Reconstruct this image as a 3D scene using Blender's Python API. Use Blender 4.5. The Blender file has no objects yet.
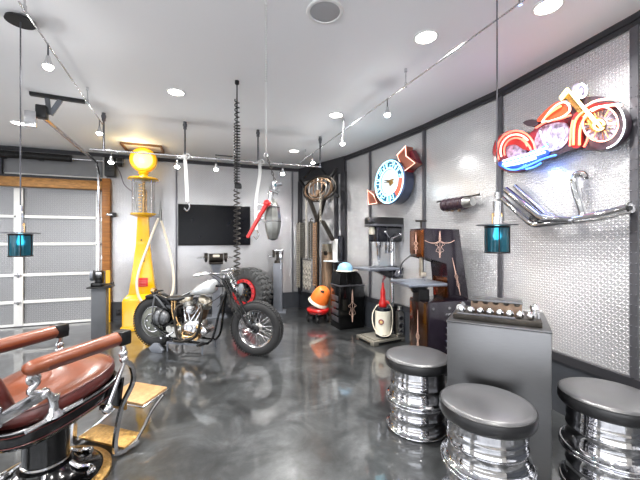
import bpy, bmesh, math, random
from mathutils import Vector, Matrix, Euler

random.seed(7)
PI = math.pi
E_DOWN = 38
E_FILL = 2.2
SC = bpy.context.scene
COL = SC.collection
CAMH = 1.52          # camera height
CEIL = 3.14          # ceiling height
FPX = 330.0          # focal length in pixels of a 640 px wide frame


def W(x, y, Z):
    """point at distance Z in front of the camera"""
    return Vector(((x - 320) * Z / FPX, Z, CAMH - (y - 240) * Z / FPX))


def lin(c):
    return tuple(((v / 255.0) / 12.92 if v <= 10 else ((v / 255.0 + .055) / 1.055) ** 2.4) for v in c)


# ------------------------------------------------------------------ materials
def new_mat(name):
    m = bpy.data.materials.new(name)
    m.use_nodes = True
    nt = m.node_tree
    b = nt.nodes['Principled BSDF']
    return m, nt, b


def mat(name, col, rough=.5, metal=0., coat=0., coat_rough=.05, bump=0., bscale=60., var=0., vscale=6., spec=.5,
        emit=None, estr=0., trans=0., ior=1.45, stretch=None, rvar=0.):
    m, nt, b = new_mat(name)
    c = lin(col)
    b.inputs['Base Color'].default_value = (*c, 1)
    b.inputs['Roughness'].default_value = rough
    b.inputs['Metallic'].default_value = metal
    b.inputs['Coat Weight'].default_value = coat
    b.inputs['Coat Roughness'].default_value = coat_rough
    b.inputs['Specular IOR Level'].default_value = spec
    b.inputs['IOR'].default_value = ior
    b.inputs['Transmission Weight'].default_value = trans
    if emit:
        b.inputs['Emission Color'].default_value = (*lin(emit), 1)
        b.inputs['Emission Strength'].default_value = estr
    tc = nt.nodes.new('ShaderNodeTexCoord')
    mp = nt.nodes.new('ShaderNodeMapping')
    if stretch:
        mp.inputs['Scale'].default_value = stretch
    nt.links.new(tc.outputs['Object'], mp.inputs['Vector'])
    if var > 0 or rvar > 0:
        n = nt.nodes.new('ShaderNodeTexNoise')
        n.inputs['Scale'].default_value = vscale
        n.inputs['Detail'].default_value = 6
        nt.links.new(mp.outputs['Vector'], n.inputs['Vector'])
        if var > 0:
            r = nt.nodes.new('ShaderNodeValToRGB')
            r.color_ramp.elements[0].position = .3
            r.color_ramp.elements[1].position = .7
            r.color_ramp.elements[0].color = (*[v * (1 - var) for v in c], 1)
            r.color_ramp.elements[1].color = (*[min(1, v * (1 + var)) for v in c], 1)
            nt.links.new(n.outputs['Fac'], r.inputs['Fac'])
            nt.links.new(r.outputs['Color'], b.inputs['Base Color'])
        if rvar > 0:
            mr = nt.nodes.new('ShaderNodeMapRange')
            mr.inputs['To Min'].default_value = max(0, rough - rvar)
            mr.inputs['To Max'].default_value = rough + rvar
            nt.links.new(n.outputs['Fac'], mr.inputs['Value'])
            nt.links.new(mr.outputs['Result'], b.inputs['Roughness'])
    if bump > 0:
        n2 = nt.nodes.new('ShaderNodeTexNoise')
        n2.inputs['Scale'].default_value = bscale
        n2.inputs['Detail'].default_value = 4
        nt.links.new(mp.outputs['Vector'], n2.inputs['Vector'])
        bp = nt.nodes.new('ShaderNodeBump')
        bp.inputs['Strength'].default_value = bump
        bp.inputs['Distance'].default_value = .01
        nt.links.new(n2.outputs['Fac'], bp.inputs['Height'])
        nt.links.new(bp.outputs['Normal'], b.inputs['Normal'])
    return m


def plate_mat(name, col, rough, pitch, strength, metal=1.0, lug=.30):
    """tread plate: raised lozenges turned alternately left and right, on the wall's own metres (UV)"""
    m, nt, b = new_mat(name)
    N, L = nt.nodes, nt.links
    b.inputs['Metallic'].default_value = metal
    b.inputs['Roughness'].default_value = rough
    tc = N.new('ShaderNodeTexCoord')
    sep = N.new('ShaderNodeSeparateXYZ')
    L.new(tc.outputs['UV'], sep.inputs[0])

    def mth(op, a, bb=None, cc=None):
        n = N.new('ShaderNodeMath')
        n.operation = op
        for i, v in enumerate((a, bb, cc)):
            if v is None:
                continue
            if isinstance(v, (int, float)):
                n.inputs[i].default_value = v
            else:
                L.new(v, n.inputs[i])
        return n.outputs[0]
    u = mth('DIVIDE', sep.outputs[0], pitch)
    v = mth('DIVIDE', sep.outputs[1], pitch)
    fu, fv = mth('FLOOR', u), mth('FLOOR', v)
    par = mth('FLOORED_MODULO', mth('ADD', fu, fv), 2.0)
    lu = mth('SUBTRACT', mth('SUBTRACT', u, fu), .5)
    lv = mth('SUBTRACT', mth('SUBTRACT', v, fv), .5)
    sgn = mth('SUBTRACT', 1.0, mth('MULTIPLY', par, 2.0))
    lv2 = mth('MULTIPLY', lv, sgn)
    a = mth('MULTIPLY', mth('ADD', lu, lv2), .7071)
    c = mth('MULTIPLY', mth('SUBTRACT', lu, lv2), .7071)
    d = mth('ADD', mth('POWER', mth('ABSOLUTE', mth('DIVIDE', a, .58)), 1.6), mth('POWER', mth('ABSOLUTE', mth('DIVIDE', c, lug * .62)), 2.0))
    h = mth('MAXIMUM', mth('SUBTRACT', 1.0, d), 0.0)
    bp = N.new('ShaderNodeBump')
    bp.inputs['Strength'].default_value = strength
    bp.inputs['Distance'].default_value = .004
    L.new(h, bp.inputs['Height'])
    nz = N.new('ShaderNodeTexNoise')
    nz.inputs['Scale'].default_value = 1.3
    nz.inputs['Detail'].default_value = 3
    L.new(tc.outputs['UV'], nz.inputs['Vector'])
    bp2 = N.new('ShaderNodeBump')
    bp2.inputs['Strength'].default_value = .10
    bp2.inputs['Distance'].default_value = .05
    L.new(nz.outputs['Fac'], bp2.inputs['Height'])
    L.new(bp2.outputs['Normal'], bp.inputs['Normal'])
    L.new(bp.outputs['Normal'], b.inputs['Normal'])
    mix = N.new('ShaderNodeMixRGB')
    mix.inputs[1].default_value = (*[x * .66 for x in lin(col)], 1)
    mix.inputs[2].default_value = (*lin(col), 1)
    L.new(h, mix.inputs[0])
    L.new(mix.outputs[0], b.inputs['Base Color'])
    return m


def floor_mat():
    m, nt, b = new_mat('metallic_epoxy_floor')
    N, L = nt.nodes, nt.links
    tc = N.new('ShaderNodeTexCoord')
    n1 = N.new('ShaderNodeTexNoise')
    n1.inputs['Scale'].default_value = 2.4
    n1.inputs['Detail'].default_value = 9
    n1.inputs['Roughness'].default_value = .62
    n1.inputs['Distortion'].default_value = .8
    L.new(tc.outputs['Object'], n1.inputs['Vector'])
    r = N.new('ShaderNodeValToRGB')
    e = r.color_ramp.elements
    e[0].position, e[0].color = .34, (*lin((40, 41, 42)), 1)
    e[1].position, e[1].color = .70, (*lin((92, 94, 96)), 1)
    k = e.new(.52)
    k.color = (*lin((64, 66, 67)), 1)
    L.new(n1.outputs['Fac'], r.inputs['Fac'])
    n3 = N.new('ShaderNodeTexNoise')
    n3.inputs['Scale'].default_value = 14
    n3.inputs['Detail'].default_value = 8
    n3.inputs['Roughness'].default_value = .7
    L.new(tc.outputs['Object'], n3.inputs['Vector'])
    mx = N.new('ShaderNodeMixRGB')
    mx.blend_type = 'OVERLAY'
    mx.inputs[0].default_value = .55
    L.new(r.outputs['Color'], mx.inputs[1])
    L.new(n3.outputs['Fac'], mx.inputs[2])
    L.new(mx.outputs[0], b.inputs['Base Color'])
    b.inputs['Roughness'].default_value = .30
    b.inputs['Metallic'].default_value = .35
    b.inputs['Coat Weight'].default_value = 1.0
    b.inputs['Coat Roughness'].default_value = .035
    b.inputs['Coat IOR'].default_value = 1.75
    n2 = N.new('ShaderNodeTexNoise')
    n2.inputs['Scale'].default_value = 9.0
    n2.inputs['Detail'].default_value = 4
    L.new(tc.outputs['Object'], n2.inputs['Vector'])
    bp = N.new('ShaderNodeBump')
    bp.inputs['Strength'].default_value = .07
    bp.inputs['Distance'].default_value = .015
    L.new(n2.outputs['Fac'], bp.inputs['Height'])
    L.new(bp.outputs['Normal'], b.inputs['Coat Normal'])
    L.new(bp.outputs['Normal'], b.inputs['Normal'])
    return m


M = {}
M['floor'] = floor_mat()
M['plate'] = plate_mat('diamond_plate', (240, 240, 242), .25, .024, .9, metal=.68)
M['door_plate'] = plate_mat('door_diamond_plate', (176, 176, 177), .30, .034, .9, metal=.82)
M['ceiling'] = mat('ceiling_paint', (246, 246, 247), .6, bump=.03, bscale=90)
M['plaster'] = mat('plaster', (226, 224, 220), .7, bump=.03, bscale=80)
M['charcoal'] = mat('charcoal_trim', (52, 52, 56), .42, .3, bump=.04, bscale=120)
M['trimgrey'] = mat('grey_trim', (92, 92, 97), .38, .6, var=.08)
M['base'] = mat('dark_plinth', (66, 69, 75), .4, .3, var=.1)
M['wood'] = mat('oak_beam', (152, 98, 44), .5, var=.35, vscale=5, bump=.15, bscale=30, stretch=(1, 1, 9))
M['woodh'] = mat('oak_header', (170, 122, 66), .5, var=.35, vscale=5, bump=.15, bscale=30, stretch=(.5, 6, 9))
M['white'] = mat('white_paint', (236, 236, 234), .4, bump=.02)
M['black'] = mat('black_paint', (11, 11, 12), .35, bump=.03)
M['gloss_black'] = mat('gloss_black_enamel', (6, 6, 7), .16, coat=.25, spec=.3, var=.1)
M['satin_black'] = mat('satin_black', (19, 19, 21), .45, bump=.05, bscale=120)
M['dark_iron'] = mat('dark_iron', (58, 54, 50), .45, .8, var=.3, vscale=14, bump=.15)
M['rust_iron'] = mat('rusty_iron', (128, 104, 84), .5, .75, var=.4, vscale=16, bump=.2)
M['chrome'] = mat('chrome', (205, 205, 208), .05, 1.0, rvar=.02, vscale=3)
M['dull_chrome'] = mat('aged_chrome', (206, 206, 208), .18, 1.0, var=.1, vscale=20, rvar=.06)
M['cream_alu'] = mat('pale_cast_metal', (206, 196, 178), .35, .9, var=.12, vscale=20)
M['alu'] = mat('cast_aluminium', (188, 186, 180), .32, 1.0, var=.15, vscale=25, bump=.1, bscale=150)
M['steel'] = mat('brushed_steel', (104, 104, 105), .33, 1.0, var=.07, vscale=30, stretch=(.4, .4, 14), rvar=.05)
M['brass'] = mat('brass', (206, 170, 120), .25, 1.0, var=.2, vscale=12)
M['gold'] = mat('gilt_cast_metal', (164, 130, 78), .32, 1.0, var=.35, vscale=40, bump=.5, bscale=90)
M['gold_plate'] = mat('tan_rubber_tread', (172, 136, 94), .45, .35, var=.2, vscale=30, bump=.4, bscale=140)
M['leather'] = mat('brown_leather', (114, 58, 33), .34, coat=.3, coat_rough=.2, var=.22, vscale=7, bump=.12, bscale=160)
M['leather_dark'] = mat('oxblood_leather', (80, 32, 28), .35, coat=.35, coat_rough=.22, var=.2, vscale=7, bump=.12, bscale=160)
M['vinyl_top_sheen'] = mat('black_vinyl_painted_sheen', (60, 60, 62), .40, coat=.6, coat_rough=.3, bump=.06, bscale=220)  # ceiling sheen on the black seat, put into a lighter grey top
M['vinyl'] = mat('black_vinyl', (24, 24, 26), .36, coat=.35, coat_rough=.25, bump=.08, bscale=220)
M['rubber'] = mat('tyre_rubber', (33, 33, 34), .6, var=.15, vscale=20, bump=.12, bscale=120)
M['rubber_grey'] = mat('offroad_rubber', (76, 77, 78), .7, var=.2, vscale=14, bump=.15, bscale=120)
M['yellow'] = mat('yellow_enamel', (246, 186, 8), .25, coat=.6, var=.06)
M['yellow_pole'] = mat('yellow_post_paint', (226, 176, 40), .4, var=.12)
M['red'] = mat('red_enamel', (200, 26, 24), .3, coat=.5, var=.1)
M['red_rim'] = mat('red_beadlock', (206, 38, 44), .38, coat=.3, var=.1)
M['orange'] = mat('orange_plastic', (246, 124, 50), .4, var=.08)
M['sky_blue'] = mat('pale_blue_plastic', (140, 190, 226), .35, coat=.3, var=.08)
M['grey_paint'] = mat('grey_paint', (92, 94, 98), .42, .1, var=.06)
M['lift_grey'] = mat('machine_grey', (112, 116, 124), .42, .2, var=.08)
M['table_grey'] = mat('machine_table', (142, 148, 160), .35, .8, var=.1, vscale=10)
M['cream'] = mat('cream_enamel', (238, 232, 214), .35, coat=.3, var=.05)
M['navy'] = mat('navy_machine_enamel', (22, 24, 34), .25, coat=.35, var=.1)
M['aubergine'] = mat('dark_aubergine_enamel', (24, 17, 27), .2, coat=.5, var=.15, vscale=18)
M['copper_candy'] = mat('copper_candy_paint', (122, 66, 24), .18, .85, coat=.5, var=.03, vscale=2)
M['pinstripe'] = mat('cream_pinstripe', (228, 190, 172), .4)
M['pinstripe_red'] = mat('red_pinstripe', (200, 92, 80), .4)
M['lintel_panel'] = mat('lintel_panel', (116, 116, 117), .4, .4, var=.06)
M['chain_steel'] = mat('chain_steel', (176, 170, 158), .4, .5, var=.3, vscale=30)
M['chain_dark'] = mat('oiled_chain', (96, 92, 84), .4, .5, var=.3, vscale=30)
M['chain_rust'] = mat('rusty_chain', (156, 122, 92), .45, .4, var=.3, vscale=30)
M['copper_dark'] = mat('dark_copper_candy_paint', (62, 34, 16), .18, .7, coat=.5, var=.03, vscale=2)
M['tan'] = mat('tan_wood', (138, 116, 96), .5, var=.25, vscale=8, stretch=(6, 6, 1))
M['screen'] = mat('tv_screen', (9, 10, 17), .22, spec=.18, var=.1)
M['lamp_glass'] = mat('headlamp_glass', (190, 198, 204), .12, .6, var=.1)
M['recess_brown'] = mat('brown_recess', (112, 76, 44), .5, var=.2)
M['silver_tank'] = mat('silver_tank_paint', (214, 218, 220), .25, .5, coat=.6, var=.05)
M['olive_grey'] = mat('grey_green_drum', (116, 118, 110), .4, .4, var=.15)
M['oil_tank'] = mat('gunmetal_oil_tank', (92, 94, 97), .3, .2, coat=.4, var=.05)
M['hose_white'] = mat('white_hose', (236, 226, 206), .45)
M['strap_white'] = mat('white_webbing', (196, 196, 194), .6)
M['pewter'] = mat('pewter_metal', (126, 126, 122), .28, 1.0, var=.25, vscale=12)
M['ball_chrome'] = mat('polished_steel_ball', (236, 236, 238), .08, 1.0, rvar=.03)
M['block_brown'] = mat('brown_cast_block', (112, 92, 76), .45, .3, var=.25, vscale=14)
M['machine_base'] = mat('cast_machine_base', (150, 146, 136), .4, .7, var=.15)
M['sign_face_blue'] = mat('sign_blue_band', (34, 78, 108), .35, var=.2)
M['glow_white'] = mat('lamp_glow', (255, 255, 255), .4, emit=(255, 252, 244), estr=14)
M['bulb_glow'] = mat('bulb_glow', (255, 255, 255), .4, emit=(255, 250, 240), estr=25)
M['globe_glow'] = mat('globe_lens_glow', (255, 222, 130), .3, emit=(255, 226, 140), estr=.75)
M['globe_yellow'] = mat('globe_yellow_glass', (244, 178, 20), .3, emit=(255, 176, 10), estr=.22, coat=.4)


def neon(name, col, s):
    return mat(name, col, .3, emit=col, estr=s)


M['neon_red'] = neon('neon_red', (255, 104, 84), 1.8)
M['neon_pink'] = neon('neon_pink', (255, 190, 172), 1.6)
M['neon_orange'] = neon('neon_orange', (255, 166, 100), 1.7)
M['neon_yellow'] = neon('neon_yellow', (255, 236, 160), 1.7)
M['neon_white'] = neon('neon_white', (236, 244, 255), 1.5)
M['neon_blue'] = neon('neon_blue', (70, 130, 255), 2.2)
M['neon_ice'] = neon('neon_ice_blue', (190, 224, 255), 2.2)
M['neon_cyan'] = neon('neon_cyan', (176, 240, 255), 1.6)
M['neon_salmon'] = neon('neon_salmon', (255, 196, 176), 1.5)
M['neon_salmon_red'] = mat('lit_red_segment', (236, 70, 50), .35, emit=(255, 80, 56), estr=.7)
M['sign_red'] = mat('sign_red_paint', (158, 34, 36), .35, coat=.4, var=.3)
M['sign_maroon'] = mat('sign_maroon_paint', (116, 34, 52), .35, coat=.4, var=.15)
M['sign_orange'] = mat('sign_orange_paint', (216, 74, 40), .35, coat=.4, var=.1)
M['sign_blue'] = mat('sign_blue_paint', (30, 74, 176), .35, coat=.4, var=.1)
M['sign_dark'] = mat('sign_dark_paint', (54, 38, 48), .35, coat=.4, var=.15)
M['sign_silver'] = mat('sign_silver_paint', (150, 142, 166), .35, .3, var=.75, vscale=26)
M['sign_copper'] = mat('sign_copper_sheet', (190, 120, 100), .3, .8, var=.15)
M['sign_navy'] = mat('sign_navy_can', (40, 58, 96), .3, .4, coat=.5)
M['sign_face'] = mat('sign_white_face', (206, 218, 222), .35, emit=(236, 250, 255), estr=.04)


def glass_mat(name, col, rough=.02, tint=1.0):
    m, nt, b = new_mat(name)
    b.inputs['Base Color'].default_value = (*lin(col), 1)
    b.inputs['Transmission Weight'].default_value = 1.0
    b.inputs['Roughness'].default_value = rough
    b.inputs['IOR'].default_value = 1.25
    n = nt.nodes.new('ShaderNodeTexNoise')
    n.inputs['Scale'].default_value = 8
    bp = nt.nodes.new('ShaderNodeBump')
    bp.inputs['Strength'].default_value = .02
    nt.links.new(n.outputs['Fac'], bp.inputs['Height'])
    nt.links.new(bp.outputs['Normal'], b.inputs['Normal'])
    return m


M['clear_glass'] = glass_mat('clear_glass', (250, 250, 248))
M['teal_glass'] = mat('teal_glass', (44, 128, 148), .38, coat=.6, trans=.8, ior=1.15)
M['teal_core'] = mat('teal_lamp_core', (120, 220, 235), .4, emit=(150, 225, 240), estr=7)


# ------------------------------------------------------------------ mesh helpers
class MB:
    def __init__(s, mtx=None):
        s.bm = bmesh.new()
        s.M = mtx or Matrix()

    def _v(s, p):
        return s.bm.verts.new(s.M @ Vector(p))

    def face(s, vs):
        try:
            return s.bm.faces.new(vs)
        except ValueError:
            return None

    def box(s, c, size, rot=None, bev=0., seg=2):
        m = Matrix.Translation(Vector(c))
        if rot is not None:
            m = m @ (rot.to_matrix().to_4x4() if isinstance(rot, Euler) else rot.to_4x4())
        m = s.M @ m @ Matrix.Diagonal((size[0], size[1], size[2], 1))
        r = bmesh.ops.create_cube(s.bm, size=1.0, matrix=m)
        if bev > 0:
            es = list({e for v in r['verts'] for e in v.link_edges})
            bmesh.ops.bevel(s.bm, geom=es, offset=bev, segments=seg, profile=.5, affect='EDGES', clamp_overlap=True)
        return s

    def bar(s, p0, p1, w, h, up=(0, 0, 1), bev=0.):
        p0, p1 = Vector(p0), Vector(p1)
        d = p1 - p0
        x = d.normalized()
        up = Vector(up)
        y = up.cross(x)
        if y.length < 1e-4:
            y = Vector((0, 1, 0)).cross(x)
        y.normalize()
        z = x.cross(y)
        R = Matrix((x, y, z)).transposed()
        return s.box((p0 + p1) / 2, (d.length, w, h), R, bev)

    def ring(s, c, ax, bx, r, n, ry=None):
        ry = r if ry is None else ry
        return [s._v(c + ax * (r * math.cos(2 * PI * i / n)) + bx * (ry * math.sin(2 * PI * i / n))) for i in range(n)]

    def lathe(s, prof, o=(0, 0, 0), axis=(0, 0, 1), n=32, sx=1., sy=1., a0=0., a1=2 * PI, ref=None):
        """prof: list of (radius, height)"""
        o, ax = Vector(o), Vector(axis).normalized()
        t = Vector(ref) if ref else (Vector((1, 0, 0)) if abs(ax.x) < .9 else Vector((0, 1, 0)))
        u = (t - ax * t.dot(ax)).normalized()
        v = ax.cross(u)
        full = abs(a1 - a0 - 2 * PI) < 1e-6
        k = n if full else n + 1
        rows = []
        for r, h in prof:
            if r < 1e-6:
                rows.append([s._v(o + ax * h)])
            else:
                rows.append([s._v(o + ax * h + u * (sx * r * math.cos(a0 + (a1 - a0) * i / n)) + v * (sy * r * math.sin(a0 + (a1 - a0) * i / n))) for i in range(k)])
        for A, B in zip(rows, rows[1:]):
            if len(A) == 1 and len(B) == 1:
                continue
            for i in range(n):
                j = (i + 1) % k
                if len(A) == 1:
                    s.face([A[0], B[j], B[i]])
                elif len(B) == 1:
                    s.face([A[i], A[j], B[0]])
                else:
                    s.face([A[i], A[j], B[j], B[i]])
        return s

    def cyl(s, p0, p1, r0, r1=None, n=20, caps=True):
        r1 = r0 if r1 is None else r1
        p0, p1 = Vector(p0), Vector(p1)
        L = (p1 - p0).length
        pr = [(r0, 0), (r1, L)]
        if caps:
            pr = [(0, 0)] + pr + [(0, L)]
        return s.lathe(pr, p0, p1 - p0, n)

    def sphere(s, c, r, n=20, sc=(1, 1, 1)):
        m = s.M @ Matrix.Translation(Vector(c)) @ Matrix.Diagonal((sc[0], sc[1], sc[2], 1))
        bmesh.ops.create_uvsphere(s.bm, u_segments=n, v_segments=max(6, n // 2), radius=r, matrix=m)
        return s

    def torus(s, c, axis, R, r, n=32, k=10, ry=None):
        c, ax = Vector(c), Vector(axis).normalized()
        pr = [(R + r * math.cos(2 * PI * j / k), (ry or r) * math.sin(2 * PI * j / k)) for j in range(k + 1)]
        s.lathe(pr, c, ax, n)
        bmesh.ops.remove_doubles(s.bm, verts=s.bm.verts[:], dist=1e-6)
        return s

    def tube(s, pts, r, n=8, closed=False, caps=True):
        pts = [Vector(p) for p in pts]
        N = len(pts)
        if isinstance(r, (list, tuple)):
            rad = []
            for i in range(N):
                f = i / max(1, N - 1) * (len(r) - 1)
                k = min(int(f), len(r) - 2)
                rad.append(r[k] + (r[k + 1] - r[k]) * (f - k))
        else:
            rad = [r] * N
        tang = []
        for i in range(N):
            if closed:
                t = pts[(i + 1) % N] - pts[i - 1]
            else:
                t = pts[min(i + 1, N - 1)] - pts[max(i - 1, 0)]
            tang.append(t.normalized() if t.length > 1e-9 else Vector((0, 0, 1)))
        ref = Vector((0, 0, 1)) if abs(tang[0].z) < .9 else Vector((1, 0, 0))
        u = (ref - tang[0] * ref.dot(tang[0])).normalized()
        rows = []
        for i in range(N):
            u = u - tang[i] * u.dot(tang[i])
            if u.length < 1e-6:
                u = tang[i].orthogonal()
            u.normalize()
            v = tang[i].cross(u)
            rows.append(s.ring(pts[i], u, v, rad[i], n))
        for i in range(N if closed else N - 1):
            A, B = rows[i], rows[(i + 1) % N]
            for j in range(n):
                s.face([A[j], A[(j + 1) % n], B[(j + 1) % n], B[j]])
        if caps and not closed:
            s.face(rows[0][::-1])
            s.face(rows[-1])
        return s

    def prism(s, poly, o, ux, uy, thick, bev=0.):
        """2-D polygon in the plane (ux, uy) through o, thickened along ux x uy"""
        o, ux, uy = Vector(o), Vector(ux).normalized(), Vector(uy).normalized()
        n = ux.cross(uy)
        A = [s._v(o + ux * a + uy * b) for a, b in poly]
        B = [s._v(o + ux * a + uy * b + n * thick) for a, b in poly]
        f1 = s.face(A[::-1])
        f2 = s.face(B)
        k = len(poly)
        for i in range(k):
            s.face([A[i], A[(i + 1) % k], B[(i + 1) % k], B[i]])
        if bev > 0 and f2 and f1:
            es = list(f2.edges) + list(f1.edges)
            bmesh.ops.bevel(s.bm, geom=es, offset=bev, segments=2, profile=.5, affect='EDGES', clamp_overlap=True)
        return s

    def build(s, name, material, parent=None, smooth=True, angle=38, loc=None, rotz=None):
        bmesh.ops.recalc_face_normals(s.bm, faces=s.bm.faces[:])
        me = bpy.data.meshes.new(name)
        s.bm.to_mesh(me)
        s.bm.free()
        me.materials.append(M[material] if isinstance(material, str) else material)
        if smooth:
            for p in me.polygons:
                p.use_smooth = True
            me.set_sharp_from_angle(angle=math.radians(angle))
        o = bpy.data.objects.new(name, me)
        COL.objects.link(o)
        if parent:
            o.parent = parent
        if loc is not None:
            o.location = loc
        if rotz is not None:
            o.rotation_euler = (0, 0, rotz)
        return o


def curve(pts, n=8, closed=False):
    """Catmull-Rom through the points"""
    P = [Vector(p) for p in pts]
    N = len(P)
    out = []
    for i in range(N if closed else N - 1):
        if closed:
            a, b, c, d = P[i - 1], P[i], P[(i + 1) % N], P[(i + 2) % N]
        else:
            a, b, c, d = P[max(i - 1, 0)], P[i], P[i + 1], P[min(i + 2, N - 1)]
        for k in range(n):
            t = k / n
            out.append(.5 * ((2 * b) + (c - a) * t + (2 * a - 5 * b + 4 * c - d) * t * t + (3 * b - a - 3 * c + d) * t ** 3))
    if not closed:
        out.append(P[-1])
    return out


def helix(p0, p1, r, turns, n=10):
    p0, p1 = Vector(p0), Vector(p1)
    d = (p1 - p0)
    a = d.normalized()
    u = a.orthogonal().normalized()
    v = a.cross(u)
    k = int(turns * n)
    return [p0 + d * (i / k) + u * (r * math.cos(2 * PI * i / n)) + v * (r * math.sin(2 * PI * i / n)) for i in range(k + 1)]


def tag(o, label=None, cat=None, group=None, kind=None):
    if label:
        o['label'] = label
    if cat:
        o['category'] = cat
    if group:
        o['group'] = group
    if kind:
        o['kind'] = kind
    return o


def thing(name, label, cat, loc=(0, 0, 0), rotz=0., group=None):
    o = bpy.data.objects.new(name, None)
    o.empty_display_size = .1
    COL.objects.link(o)
    o.location = loc
    o.rotation_euler = (0, 0, rotz)
    return tag(o, label, cat, group)


def struct(o):
    o['kind'] = 'structure'
    return o


def dup(root, loc, rotz=None, label=None, group=None):
    r = root.copy()
    COL.objects.link(r)
    r.location = loc
    if rotz is not None:
        r.rotation_euler = (0, 0, rotz)
    if label:
        r['label'] = label
    if group:
        r['group'] = group
    for ch in list(root.children):
        c = ch.copy()
        COL.objects.link(c)
        c.parent = r
        for g in list(ch.children):
            d = g.copy()
            COL.objects.link(d)
            d.parent = c
    return r
EXPOSURE = .52
# ------------------------------------------------------------------ the room
C0 = Vector((-.46, 7.53, 0))
DB = Vector((.937, .349, 0)).normalized()         # along the back wall, to the right
NB = Vector((DB.y, -DB.x, 0))                     # out of the back wall, into the room
BROT = math.atan2(DB.y, DB.x)
NODES = [(-.46, 7.53), (.50, 6.39), (.88, 5.75), (1.47, 4.64), (1.947, 3.55), (2.275, 2.376), (2.46, 1.17), (2.52, -.1), (2.45, -1.6)]


def sback(x, off=0.):
    """distance along the back wall (from its right corner) seen at picture column x"""
    k = (x - 320) / FPX
    o = C0 + NB * off
    return (k * o.y - o.x) / (DB.x - k * DB.y)


def zback(x, y, off=0.):
    s = sback(x, off)
    p = C0 + NB * off + DB * s
    return CAMH - (y - 240) / FPX * p.y


def facet(i):
    a, b = Vector((*NODES[i], 0)), Vector((*NODES[i + 1], 0))
    d = (b - a).normalized()
    n = Vector((d.y, -d.x, 0))
    if n.dot(-a) < 0:
        n = -n
    return a, d, n, (b - a).length


def onfacet(i, x, y, off=0.):
    """point on wall facet i (moved off into the room) seen at picture point x, y"""
    a, d, n, _ = facet(i)
    o = a + n * off
    k = (x - 320) / FPX
    s = (k * o.y - o.x) / (d.x - k * d.y)
    p = o + d * s
    return Vector((p.x, p.y, CAMH - (y - 240) / FPX * p.y))


def strip_wall(name, pts, z0, z1, material, thick=.06, s0=0.):
    bm = bmesh.new()
    uv = bm.loops.layers.uv.new('UVMap')
    s = s0
    for (a, b) in zip(pts, pts[1:]):
        a, b = Vector(a), Vector(b)
        L = (b - a).length
        vs = [bm.verts.new((a.x, a.y, z0)), bm.verts.new((b.x, b.y, z0)), bm.verts.new((b.x, b.y, z1)), bm.verts.new((a.x, a.y, z1))]
        f = bm.faces.new(vs)
        for l, q in zip(f.loops, ((s, z0), (s + L, z0), (s + L, z1), (s, z1))):
            l[uv].uv = q
        s += L
    me = bpy.data.meshes.new(name)
    bm.to_mesh(me)
    bm.free()
    me.materials.append(M[material])
    o = bpy.data.objects.new(name, me)
    COL.objects.link(o)
    so = o.modifiers.new('thickness', 'SOLIDIFY')
    so.thickness = thick
    a, b = Vector(pts[0]), Vector(pts[1])
    nrm = (b - a).cross(Vector((0, 0, 1)))
    so.offset = -1 if nrm.dot(Vector((-1.5, 2.5, 0)) - a) > 0 else 1
    return struct(o)


ROOM = [Vector((*p, 0)) for p in NODES]
BL = C0 - DB * 8.0
FL = BL + NB * 6.9
outline = [BL, C0] + ROOM[1:] + [FL]
# floor and ceiling follow the outline of the room
for nm, z, th, m_ in (('floor', 0., -.08, 'floor'), ('ceiling', CEIL, .08, 'ceiling')):
    mb = MB()
    c = sum(outline, Vector()) / len(outline)
    poly = [((p.x - c.x) * 1.03 + c.x, (p.y - c.y) * 1.03 + c.y) for p in outline]
    mb.prism(poly, (0, 0, z), (1, 0, 0), (0, 1, 0), th)
    struct(mb.build(nm, m_, smooth=False))

sJ = sback(106.5)                                  # right jamb of the garage door
sL = sJ - 4.9                                      # its left jamb, outside the frame
HEAD = 2.445
pj, pl = C0 + DB * sJ, C0 + DB * sL
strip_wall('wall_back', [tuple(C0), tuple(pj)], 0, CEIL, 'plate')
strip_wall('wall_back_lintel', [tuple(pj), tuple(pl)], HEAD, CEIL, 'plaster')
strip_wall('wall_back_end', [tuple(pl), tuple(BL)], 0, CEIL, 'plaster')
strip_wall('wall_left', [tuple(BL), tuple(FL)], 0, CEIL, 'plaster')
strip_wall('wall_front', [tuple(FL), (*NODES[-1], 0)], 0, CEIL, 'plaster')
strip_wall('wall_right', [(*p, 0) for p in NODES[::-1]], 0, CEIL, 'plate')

# added fill light: unseen glowing panels on the two walls behind the photographer
def window(k, a, b, s0, s1, z0, z1):
    d = (b - a).normalized()
    n = Vector((-d.y, d.x, 0))
    if n.dot(Vector((-1.5, 2.5, 0)) - a) < 0:
        n = -n
    t = struct(thing('window_%d' % k, None, None, a + n * .01, math.atan2(d.y, d.x)))
    sg = 1 if Vector((-d.y, d.x, 0)).dot(n) > 0 else -1
    mb = MB()
    mb.box(((s0 + s1) / 2, sg * .01, (z0 + z1) / 2), (s1 - s0, .01, z1 - z0))
    mb.build('fill_pane', 'fill_glow', t)
    mb = MB()
    for z in (z0, z1):
        mb.box(((s0 + s1) / 2, sg * .03, z), (s1 - s0 + .08, .06, .08))
    for k_ in range(4):
        mb.box((s0 + (s1 - s0) * k_ / 3, sg * .03, (z0 + z1) / 2), (.07, .06, z1 - z0))
    mb.build('window_frame', 'white', t)


M['fill_glow'] = mat('fill_pane', (240, 244, 250), .3, emit=(244, 248, 255), estr=E_FILL)
window(1, FL, Vector((*NODES[-1], 0)), 1.0, 7.2, .5, 2.5)
window(2, BL, FL, 1.2, 5.8, .3, 2.5)
n_trim = [0]


def trim(mb, m_, name=None):
    n_trim[0] += 1
    return struct(mb.build(name or 'trim_%d' % n_trim[0], m_))


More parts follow.
